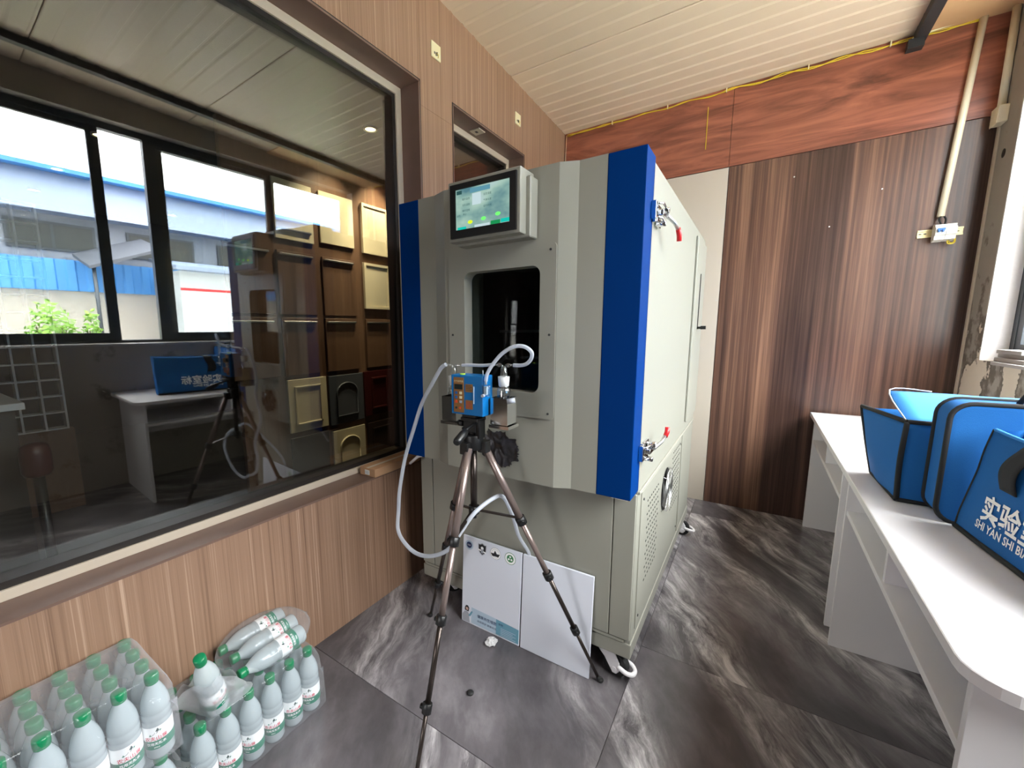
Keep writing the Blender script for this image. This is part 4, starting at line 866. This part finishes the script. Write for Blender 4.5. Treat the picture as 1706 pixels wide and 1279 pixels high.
desk(2.215, 3.47, 'white desk standing against the dark wood wall, bare end, farther one', False)
# ================================================================== BLUE BAGS
DZ = .7555
ba = thing('open_tool_bag', 'open blue equipment bag with black piping and raised lid, farthest on the desk', 'bag', (.62, 1.97, DZ))
def quadsurf(a, b, c, d, nu, nv, bulge, nrm):
    a, b, c, d, nrm = Vector(a), Vector(b), Vector(c), Vector(d), Vector(nrm)
    def fn(u, v):
        p = a*(1-u)*(1-v)+b*u*(1-v)+c*u*v+d*(1-u)*v
        return p+nrm*(bulge*math.sin(PI*u)*math.sin(PI*v)+.004*noise.noise(p*9))
    return fn
A0, A1, A2, A3 = (.405, 1.815, DZ), (.80, 1.80, DZ), (.80, 2.11, DZ), (.395, 2.11, DZ)
T0, T1, T2, T3 = (.408, 1.828, 1.005), (.80, 1.815, 1.005), (.80, 2.11, 1.01), (.352, 2.15, 1.00)
m = MB()
m.grid(quadsurf(A0, A3, T3, T0, 14, 14, -.022, (1, .1, 0)), 14, 14); m.grid(quadsurf(A1, A0, T0, T1, 14, 14, .012, (0, -1, 0)), 14, 14)
m.grid(quadsurf(A2, A1, T1, T2, 6, 6, .01, (1, 0, 0)), 6, 6); m.grid(quadsurf(A3, A2, T2, T3, 6, 6, .01, (0, 1, 0)), 6, 6); m.grid(quadsurf(A0, A1, A2, A3, 3, 3, 0, (0, 0, 1)), 3, 3)
bo = m.build('body', 'fabric', ba); sm = bo.modifiers.new('thickness', 'SOLIDIFY'); sm.thickness = .006; sm.offset = -1
m = MB(); m.grid(quadsurf((.404, 1.832, 1.009), (.80, 1.822, 1.012), (.80, 2.08, 1.075), (.392, 2.02, 1.085), 10, 8, .012, (0, 0, 1)), 10, 8)
lo = m.build('lid', 'fabriclit', ba); sm = lo.modifiers.new('thickness', 'SOLIDIFY'); sm.thickness = .007
m = MB()
for pth in ([A0, (.402, 1.82, .88), T0], [A1, A0], [A0, A3], [T0, T3], [A3, (.374, 2.12, .86), T3], [T0, T1]):
    m.tube(smooth_path([Vector(p)+Vector((-.003, -.002, .006)) for p in pth], 5), .0075, seg=8)
m.build('piping', 'piping', ba)
m = MB(); m.tube(smooth_path([(.404, 1.832, 1.012), (.392, 2.02, 1.088), (.5, 2.045, 1.086)], 5), .0022, seg=6); m.build('lid_edge', 'greyprint', ba)
B('inner_tray', 'piping', .42, .79, 1.84, 2.09, .94, .955, parent=ba)
m = MB()
for k in range(14):
    m.lathe([(0, 0), (.02, .004), (.022, .02), (0, .032)], (.46+.05*(k % 4)+.01*random.random(), 1.88+.055*(k//4), .956), seg=8)
m.build('contents', 'greyprint', ba)
# padded case
bb = thing('padded_carry_case', 'zipped blue padded case with rounded corners between the two other bags', 'bag', (.70, 1.74, DZ))
outl = rrect(.455, .925, DZ+.001, 1.098, .045, 6)
m = MB(); m.prism(outl, 'y', 1.682, 1.795, 0, True); cs = m.build('body', 'fabric', bb, .012, 3)
for y in (1.686, 1.792): MB().tube([(p[0], y, p[1]) for p in outl], .0065, seg=8, closed=True).build('piping', 'piping', bb)
inner = rrect(.485, .90, DZ+.03, 1.068, .03, 5)
MB().tube([(.59, 1.74, 1.098), (.60, 1.74, 1.125), (.72, 1.74, 1.132), (.80, 1.74, 1.125), (.81, 1.74, 1.098)], .011, seg=8, flat=.5).build('carry_handle', 'piping', bb)
# document bag leaning on it, lettered
bc = thing('lettered_document_bag', 'flat blue bag with white Chinese lettering and black handle, nearest on the desk', 'bag', (.56, 1.42, DZ))
YC0, YC1 = 1.658, 1.13; XB, XT = .492, .515
def bx(y): return .491+(1.656-y)*.125
def cface(u, v):    # u along y from far to near, v up
    y = YC0+(YC1-YC0)*u; top = .285-.012*math.sin(PI*u)
    x = bx(y)+.030*v+.014*u*v; far = max(0, 1-u*6)
    p = Vector((x-.012*math.sin(PI*v)*math.sin(PI*min(1, u*1.3)), y-.055*v*far*(1) * .6, DZ+.002+top*v))
    return p+Vector((.003*noise.noise((y*7, v*4, 1)), 0, 0))
def cback(u, v):
    p = cface(u, v); return Vector((p.x+.05+.035*math.sin(PI*u)-.0*v, p.y, p.z+.008*v))
m = MB(); m.grid(cface, 24, 16); front = m.build('front_panel', 'fabric', bc); s_ = front.modifiers.new('thickness', 'SOLIDIFY'); s_.thickness = .005; s_.offset = 0
m = MB(); m.grid(cback, 20, 12); back = m.build('back_panel', 'fabric', bc); s_ = back.modifiers.new('thickness', 'SOLIDIFY'); s_.thickness = .005; s_.offset = 0
m = MB(); m.grid(lambda u, v: Vector(cface(0, v))*(1-u)+Vector(cback(0, v))*u+Vector((0, -.02*math.sin(PI*u), 0)), 4, 10).grid(lambda u, v: Vector(cface(1, v))*(1-u)+Vector(cback(1, v))*u, 4, 8)
m.grid(lambda u, v: Vector(cface(v, 0))*(1-u)+Vector(cback(v, 0))*u, 2, 10); m.build('gusset', 'fabric', bc)
MB().tube([cface(k/20, 0)+Vector((-.003, 0, .004)) for k in range(21)], .0065, seg=8).tube([cface(0, k/10)+Vector((-.001, .003, 0)) for k in range(11)], .004, seg=8).build('piping', 'piping', bc)
MB().tube([cface(k/20, 1) for k in range(21)], .0045, seg=8).build('top_hem', 'fabriclit', bc)
def onface(y, z, n=.0045):
    u = (YC0-y)/(YC0-YC1); v = max(0, (z-DZ-.002)/(.285-.012*math.sin(PI*min(1, max(0, u)))))
    p = cface(max(.001, u), v); return Vector((p.x-n, y, z))
def face_text(m, s, y0, z0, size, mi=0, xs=1.0):
    vs, fs = text_mesh(s, size, 'LEFT', .022); m.add([onface(y0-p[0]*xs, z0+p[1]) for p in vs], fs, mi)
m = MB(); face_text(m, '实验室标', 1.566, .828, .072, 0, .98); face_text(m, 'SHI YAN SHI BIAO', 1.572, .798, .0285, 0, .92); m.build('white_lettering', 'whiteprint', bc)
st2 = MB(); 
def strap(u, v):
    y = 1.500+.018*u-.018*(1-u)-.0; z = .918+v*.122
    p = onface(y+.0, z, .008); return p
st2.grid(lambda u, v: onface(1.522-.056*u+.010*math.sin(v*5), .915+.122*v, .007+.012*math.sin(PI*min(1, v))), 4, 12)
st2.grid(lambda u, v: onface(1.522-.056*u, 1.037, .007)+Vector((.10*v, -.05*v, .006*math.sin(PI*v))), 4, 4)
so = st2.build('handle_strap', 'piping', bc); s_ = so.modifiers.new('thickness', 'SOLIDIFY'); s_.thickness = .003
# ================================================================== WATER BOTTLES
def bottle_proto():
    t = thing('water_bottle', 'x', 'water bottle', (0, 0, 0))
    prof = [(.024, 0), (.030, .003), (.0318, .010), (.0318, .030), (.0325, .033), (.0325, .100), (.0318, .104), (.0305, .107), (.0318, .110), (.0318, .124), (.0305, .127), (.0318, .130), (.0312, .142), (.0285, .158), (.0235, .174), (.0175, .188), (.0135, .197), (.0130, .206), (.0, .206)]
    MB().lathe(prof, (0, 0, 0), seg=20).build('body', 'water', t)
    MB().lathe([(.0150, .204), (.0155, .206), (.0155, .219), (.0148, .2225), (.012, .224), (0, .2243)], (0, 0, 0), seg=18).build('cap', 'capgreen', t)
    MB().lathe([(.0145, .199), (.0148, .2005), (.0148, .2035), (.0140, .2038)], (0, 0, 0), seg=16).build('neck_ring', 'capgreen', t)
    lb = MB().lathe([(.0328, .058), (.0328, .096)], (0, 0, 0), 0, 24).lathe([(.0328, .034), (.0328, .058)], (0, 0, 0), 1, 24)
    # remove caps made by lathe (open bands)
    lb.f = [f for f in lb.f if len(f) == 4]; lb.m = lb.m[:24]+lb.m[-24:] if len(lb.m) != len(lb.f) else lb.m
    lb.m = [0]*24+[1]*24; lb.s = [True]*48
    label = lb.build('label', ['labelwhite', 'labelgreen'], t)
    R = .0331; w = MB()
    def wrap(vs): return [(R*math.sin(x/R), -R*math.cos(x/R), z) for x, z in vs]
    def wt(s, x0, z0, size, mi):
        vs, fs = text_mesh(s, size, 'CENTER', .018); w.add(wrap([(x0+p[0], z0+p[1]) for p in vs]), fs, mi)
    for dx in (0, PI*R):
        wt('农夫山泉', dx, .0600, .0125, 0); wt('饮用天然水', dx, .0465, .0085, 1); wt('550ml', dx, .038, .005, 1)
        w.add(wrap([(dx-.010, .074), (dx-.004, .076), (dx+.006, .093), (dx+.009, .086), (dx+.004, .079)]), [(0, 1, 2, 3, 4)], 2); w.add(wrap([(dx-.014, .073), (dx-.008, .073), (dx-.011, .079)]), [(0, 1, 2)], 3); w.add(wrap([(dx+.009, .080), (dx+.014, .085), (dx+.010, .087)]), [(0, 1, 2)], 3)
    w.build('lettering', ['redprint', 'whiteprint', 'labeldark', 'labelgreen'], label)
    return t
proto = bottle_proto(); first = [True]
def bottle(x, y, z, label, group, rz, rot=None):
    o = proto if first[0] else copy_tree(proto); first[0] = False
    o.location = (x, y, z); o.rotation_euler = rot if rot else (0, 0, rz); o['label'] = label; o['group'] = group; return o
BX = [-1.2065, -1.2715, -1.3365, -1.4010]
rowname = ['front row away from the wall', 'second row from the front', 'third row from the front', 'back row against the wall']
ordn = ['rightmost', 'second from right', 'third from right', 'fourth from right', 'fifth from right', 'sixth from right']
for i, y in enumerate([.742-.0680*k for k in range(6)]):
    for j, x in enumerate(BX):
        bottle(x, y, .001, 'green-capped water bottle on the floor pack, %s, %s' % (rowname[j], ordn[i]), 'water bottles in the single pack', 1.25+random.uniform(-.9, .9))
for i, y in enumerate([.311-.0665*k for k in range(6)]):
    for j, x in enumerate(BX):
        bottle(x, y, .231, 'green-capped water bottle in the raised pack, %s, %s' % (rowname[j], ordn[i]), 'water bottles in the upper pack of the double stack', 1.35+random.uniform(-.9, .9))
        if j < 2 or i == 0:
            bottle(x, y-.004, .001, 'water bottle in the under pack, %s, %s' % (rowname[j], ordn[i]), 'water bottles in the lower pack of the double stack', 1.0+random.uniform(-.9, .9))
def dirrot(d, roll=0):
    q = Vector(d).to_track_quat('Z', 'Y'); return (q @ Euler((0, 0, roll)).to_quaternion()).to_euler()
bottle(-1.212, .455, .2365, 'loose upright water bottle leaning on top of the floor pack', 'loose bottles', 0, dirrot((.20, -.22, .95), 1.1))
lie = Vector((-.03, -1, .0))
bottle(-1.247, .752, .2600, 'water bottle lying on the floor pack, front one of the three', 'loose bottles', 0, dirrot(Vector((.04, -1, .02)), 2.2))
bottle(-1.318, .770, .2600, 'water bottle lying on the floor pack, between the other two', 'loose bottles', 0, dirrot(lie, 2.5))
bottle(-1.390, .765, .2600, 'water bottle lying on the floor pack, the one beside the wall', 'loose bottles', 0, dirrot(Vector((-.02, -1, 0)), 2.4))
# shrink film over the packs
def pack_film(name, y0, y1, zb, label, seed, mt='film'):
    ztop = zb+.2275; xf_, xb_ = -1.168, -1.4345
    sec = [(xf_, zb+.004), (xf_, zb+.05), (xf_, zb+.10), (xf_, zb+.145), (xf_-.012, zb+.175), (xf_-.022, zb+.208), (-1.197, ztop), (-1.23, ztop+.001), (-1.30, ztop+.0005), (-1.36, ztop+.001), (-1.405, ztop), (-1.424, zb+.20), (xb_, zb+.16), (xb_, zb+.08), (xb_, zb+.004)]
    pts = smooth_path([(p[0], 0, p[1]) for p in sec], 3); n = len(pts)
    def fn(u, v):
        p = pts[min(n-1, round(u*(n-1)))]; y = y0+(y1-y0)*v
        ph = (y-(y1-.0335))/.0672; sc_ = abs(math.cos(PI*ph))     # scallops follow the bottles
        k = max(0, 1-abs(p.z-zb-.1)/.1)
        e = min(v, 1-v)*(y1-y0); endk = max(0, 1-e/.03)
        x = p.x-(.010*(1-sc_)*(1 if p.x > -1.3 else -0)*(.35+.65*k))
        z = p.z-(.004*(1-sc_) if p.z > ztop-.004 else 0)-.05*endk*(1 if p.z > zb+.15 else 0)*(endk)
        d = .0025*noise.noise((x*30, y*30, z*30+seed))
        return (x+d, y, max(zb+.002, z+d*.6))
    m = MB(); m.grid(fn, n-1, 66)
    o = m.build(name, mt); tag(o, label, 'plastic film', 'shrink film around the bottle packs'); return o
pack_film('shrink_wrap', .364, .780, .0, 'clear shrink film around the single floor pack of water', 1)
pack_film('shrink_wrap', -.060, .350, .230, 'hazy shrink film over the raised pack of water at the frame edge', 5, 'filmhazy')
pack_film('shrink_wrap', -.064, .346, .0, 'clear shrink film around the lower pack under the raised one', 9)
# thin bag around the loose bottles
def wrapper(u, v):
    a = 2*PI*v; c = Vector((-1.318, .66, .268)); L = -.165+.33*u
    ends = math.sin(PI*min(1, max(0, u*1.06-.03)))**.45
    rx, rz = .118*ends+.004, .043*ends+.004
    x = c.x+rx*math.copysign(abs(math.cos(a))**.8, math.cos(a)); z = c.z+rz*math.copysign(abs(math.sin(a))**.75, math.sin(a))
    d = .007*noise.noise((x*22, L*20, z*22)); return (max(-1.433, x+d), c.y+L*.98, max(.2315, z+d))
o = MB().grid(wrapper, 36, 40).build('bottle_multipack_wrap', 'film'); tag(o, 'crinkled clear wrap around the three lying bottles', 'plastic film')
def loose(u, v):
    a = 2*PI*v; h = .15*u
    r = .037+.006*math.sin(3*a+2)*u+.006*u*u
    wing = .09*max(0, math.cos(a-2.75))**5*(.35+.65*u)+.05*max(0, math.cos(a-4.1))**8*(u**.5)+.075*max(0, math.cos(a-1.55))**6*(.8-.3*u)
    x = -1.216+.20*h+(r+wing)*math.cos(a); y = .452-.22*h+(r+wing)*math.sin(a)
    d = .008*noise.noise((x*25, y*25, h*22))
    return (max(-1.432, x+d), y+d, .2325+h*(.95-.5*min(1, wing/.05))+abs(d)*1.2)
o = MB().grid(loose, 22, 56).build('thin_carrier_bag', 'bagfilm'); tag(o, 'crumpled thin white carrier bag around the loose upright bottle', 'plastic bag')
# ================================================================== SMALL THINGS
cb = thing('cardboard_carton', 'flat brown cardboard carton on the window ledge', 'carton', (-1.475, 1.44, .629))
MB().box(-1.527, -1.424, 1.282, 1.60, .629, .668).build('box', 'cardboard', cb, .0015, 1)
lab = B('white_label', 'paper', -1.492, -1.462, 1.2805, 1.282, .636, .658, parent=cb)
w = MB()
for k in range(4): w.box(-1.489+k*.0065, -1.4862+k*.0065, 1.280, 1.2805, .638, .656)
w.build('barcode', 'greyprint', lab); B('tape_strip', 'bead', -1.484, -1.467, 1.282, 1.60, .6682, .6686, parent=cb)
def plate(y, z, label):
    t = thing('cover_plate', label, 'wall plate', (LW, y, z), 'ivory cover plates high on the striped wall')
    MB().box(LW, LW+.007, y-.036, y+.036, z-.036, z+.036).build('plate', 'ivory', t, .003, 2)
    MB().box(LW+.007, LW+.0085, y-.018, y-.012, z-.018, z-.008).box(LW+.007, LW+.0085, y-.006, y, z-.022, z-.006).box(LW+.007, LW+.0085, y+.004, y+.009, z-.018, z-.002).build('slots', 'darksteel', t)
    MB().tube([(LW+.008, y+.0, z-.01), (LW+.016, y+.006, z-.018), (LW+.008, y+.012, z-.026)], .0015, seg=6).build('wire_end', 'yellow', t)
plate(1.808, 2.680, 'ivory cover plate high on the striped wall, above the large window corner')
plate(2.673, 2.692, 'ivory cover plate high on the striped wall, above the small window')
sp_ = thing('soffit_plate', 'small ivory plate under the head of the small window', 'wall plate', (-1.49, 2.27, 2.49)); MB().box(-1.525, -1.455, 2.235, 2.305, 2.486, 2.492).build('plate', 'bead', sp_, .002, 1); MB().box(-1.50, -1.485, 2.255, 2.275, 2.4845, 2.486).build('slots', 'darksteel', sp_)
# breaker on a rail
ck = thing('circuit_breaker', 'white circuit breaker with blue toggles on a short rail, on the dark wood wall', 'circuit breaker', (.80, BW-.002, 1.81))
rl = MB(); 
for z0, z1, y0, y1 in ((1.806, 1.834, .004, .006), (1.799, 1.806, .010, .012), (1.834, 1.841, .010, .012), (1.805, 1.807, .004, .012), (1.833, 1.835, .004, .012)): rl.box(.701, .877, BW-y1, BW-y0+.002, z0, z1)
rl.build('mounting_rail', 'brass', ck)
sl = MB()
for x in (.712, .732, .858): sl.prism(rrect(x-.006, x+.006, 1.817, 1.823, .0029, 3), 'y', BW-.0065, BW-.0058)
sl.build('rail_slots', 'darksteel', ck)
for k in range(2):
    x0 = .757+k*.042; q = MB().prism([(BW-.012, 1.768), (BW-.062, 1.775), (BW-.062, 1.795), (BW-.076, 1.80), (BW-.076, 1.838), (BW-.062, 1.843), (BW-.062, 1.855), (BW-.012, 1.862)], 'x', x0, x0+.0405).build('breaker_module', 'breaker', ck, .0015, 1)
    if k == 0: MB().box(x0+.006, x0+.036, BW-.086, BW-.075, 1.822, 1.833).box(x0+.008, x0+.016, BW-.088, BW-.075, 1.812, 1.823).box(x0+.024, x0+.032, BW-.088, BW-.075, 1.812, 1.823).build('toggle', 'buttonblue', q, .001, 1)
    w = MB(); w.text('C32' if k == 0 else '230V', (x0+.006, BW-.0625, 1.847), (1, 0, 0), (0, 0, 1), .007); w.build('marking', 'blackprint', q)
MB().tube(smooth_path([(.815, BW-.04, 1.770), (.818, BW-.045, 1.752), (.838, BW-.045, 1.752), (.847, BW-.03, 1.77), (.848, BW-.012, 1.80)], 5), .0028, seg=6).tube(smooth_path([(.822, BW-.03, 1.77), (.828, BW-.035, 1.757), (.842, BW-.035, 1.762), (.844, BW-.02, 1.79)], 5), .0022, seg=6).build('wire_loop', 'yellow', ck)
MB().tube(smooth_path([(.782, BW-.02, 1.91), (.775, BW-.03, 1.885), (.785, BW-.036, 1.858)], 5), .004, seg=6).tube(smooth_path([(.790, BW-.02, 1.91), (.80, BW-.03, 1.885), (.797, BW-.036, 1.858)], 5), .004, seg=6).build('supply_wires', 'piping', ck)
o = MB().cyl((.780, BW-.020, 1.903), (.829, BW-.020, 2.872), .0155, seg=18).build('conduit', 'pvc'); tag(o, 'cream plastic conduit running up the dark wall from the breaker', 'conduit')
o = MB().cyl((RW-.017, 3.455, 2.405), (RW-.017, 3.462, 2.872), .0155, seg=18).build('conduit', 'pvc'); tag(o, 'shorter cream plastic conduit down to the junction box in the corner', 'conduit')
jb = thing('junction_box', 'cream square junction box on the corner pillar below a conduit', 'junction box', (RW, 3.45, 2.36))
MB().box(RW-.036, RW-.001, 3.405, 3.487, 2.322, 2.404).build('box', 'pvc', jb, .003, 1); MB().box(RW-.040, RW-.036, 3.402, 3.490, 2.319, 2.407).build('lid', 'pvc', jb, .002, 1)
m = MB(); m.tube(smooth_path([(.829, BW-.02, 2.87), (.845, BW-.03, 2.895), (.90, BW-.03, 2.90), (.932, BW-.035, 2.87)], 6), .0035, seg=6); m.tube(smooth_path([(.826, BW-.02, 2.87), (.86, BW-.05, 2.91), (.90, BW-.02, 2.89)], 5), .0025, seg=6)
o = m.build('loose_wires', 'yellow'); tag(o, 'yellow wires looping between the tops of the two conduits', 'wire')
cbx = thing('yellow_cable_run', 'thin yellow cable clipped along the top of the back wall', 'cable', (-.3, BW-.01, 2.86))
for ph, dz in ((0, 0), (1.7, -.006)):
    pts = []
    for k in range(61):
        x = -1.41+k*(2.23/60); sag = .010*abs(math.sin(k*PI/8+ph*.4)); pts.append((x, BW-.014, 2.872+dz*math.sin(k*.9+ph)-sag))
    MB().tube(pts, .0032, seg=6).build('cable', 'yellow', cbx)
for x in (-1.05, -.66, -.30, .127, .486): MB().box(x-.003, x+.003, BW-.022, BW-.004, 2.858, 2.884).build('cable_clip', 'ivory', cbx, .001, 1)
MB().tube([(-1.418, BW-.01, 2.87), (-1.424, BW-.008, 2.7), (-1.42, BW-.008, 2.42)], .002, seg=6).build('cable_drop', 'ivory', cbx)
MB().tube(smooth_path([(.57, BW-.02, 2.858), (.66, BW-.03, 2.875), (.82, BW-.03, 2.882)], 6), .009, seg=8).build('taped_bundle', 'ivory', cbx)
def crumple(u, v):
    a, b = 2*PI*u, PI*v; d = Vector((math.cos(a)*math.sin(b), math.sin(a)*math.sin(b), math.cos(b))); r = 1+.6*noise.noise(d*2.2)
    return (-.83+.022*r*d.x, 1.345+.026*r*d.y, max(.001, .010+.011*r*d.z))
o = MB().grid(crumple, 16, 10, smooth=False).build('crumpled_wrapper', 'litter'); tag(o, 'crumpled clear wrapper on the floor before the printed board', 'litter')
o = MB().lathe([(0, 0), (.012, .001), (.013, .006), (.004, .009), (0, .009)], (-.765, 1.095, .0005), seg=10).build('dark_pellet', 'rubber'); tag(o, 'small dark lump lying on the floor tile beside the tripod leg', 'debris')
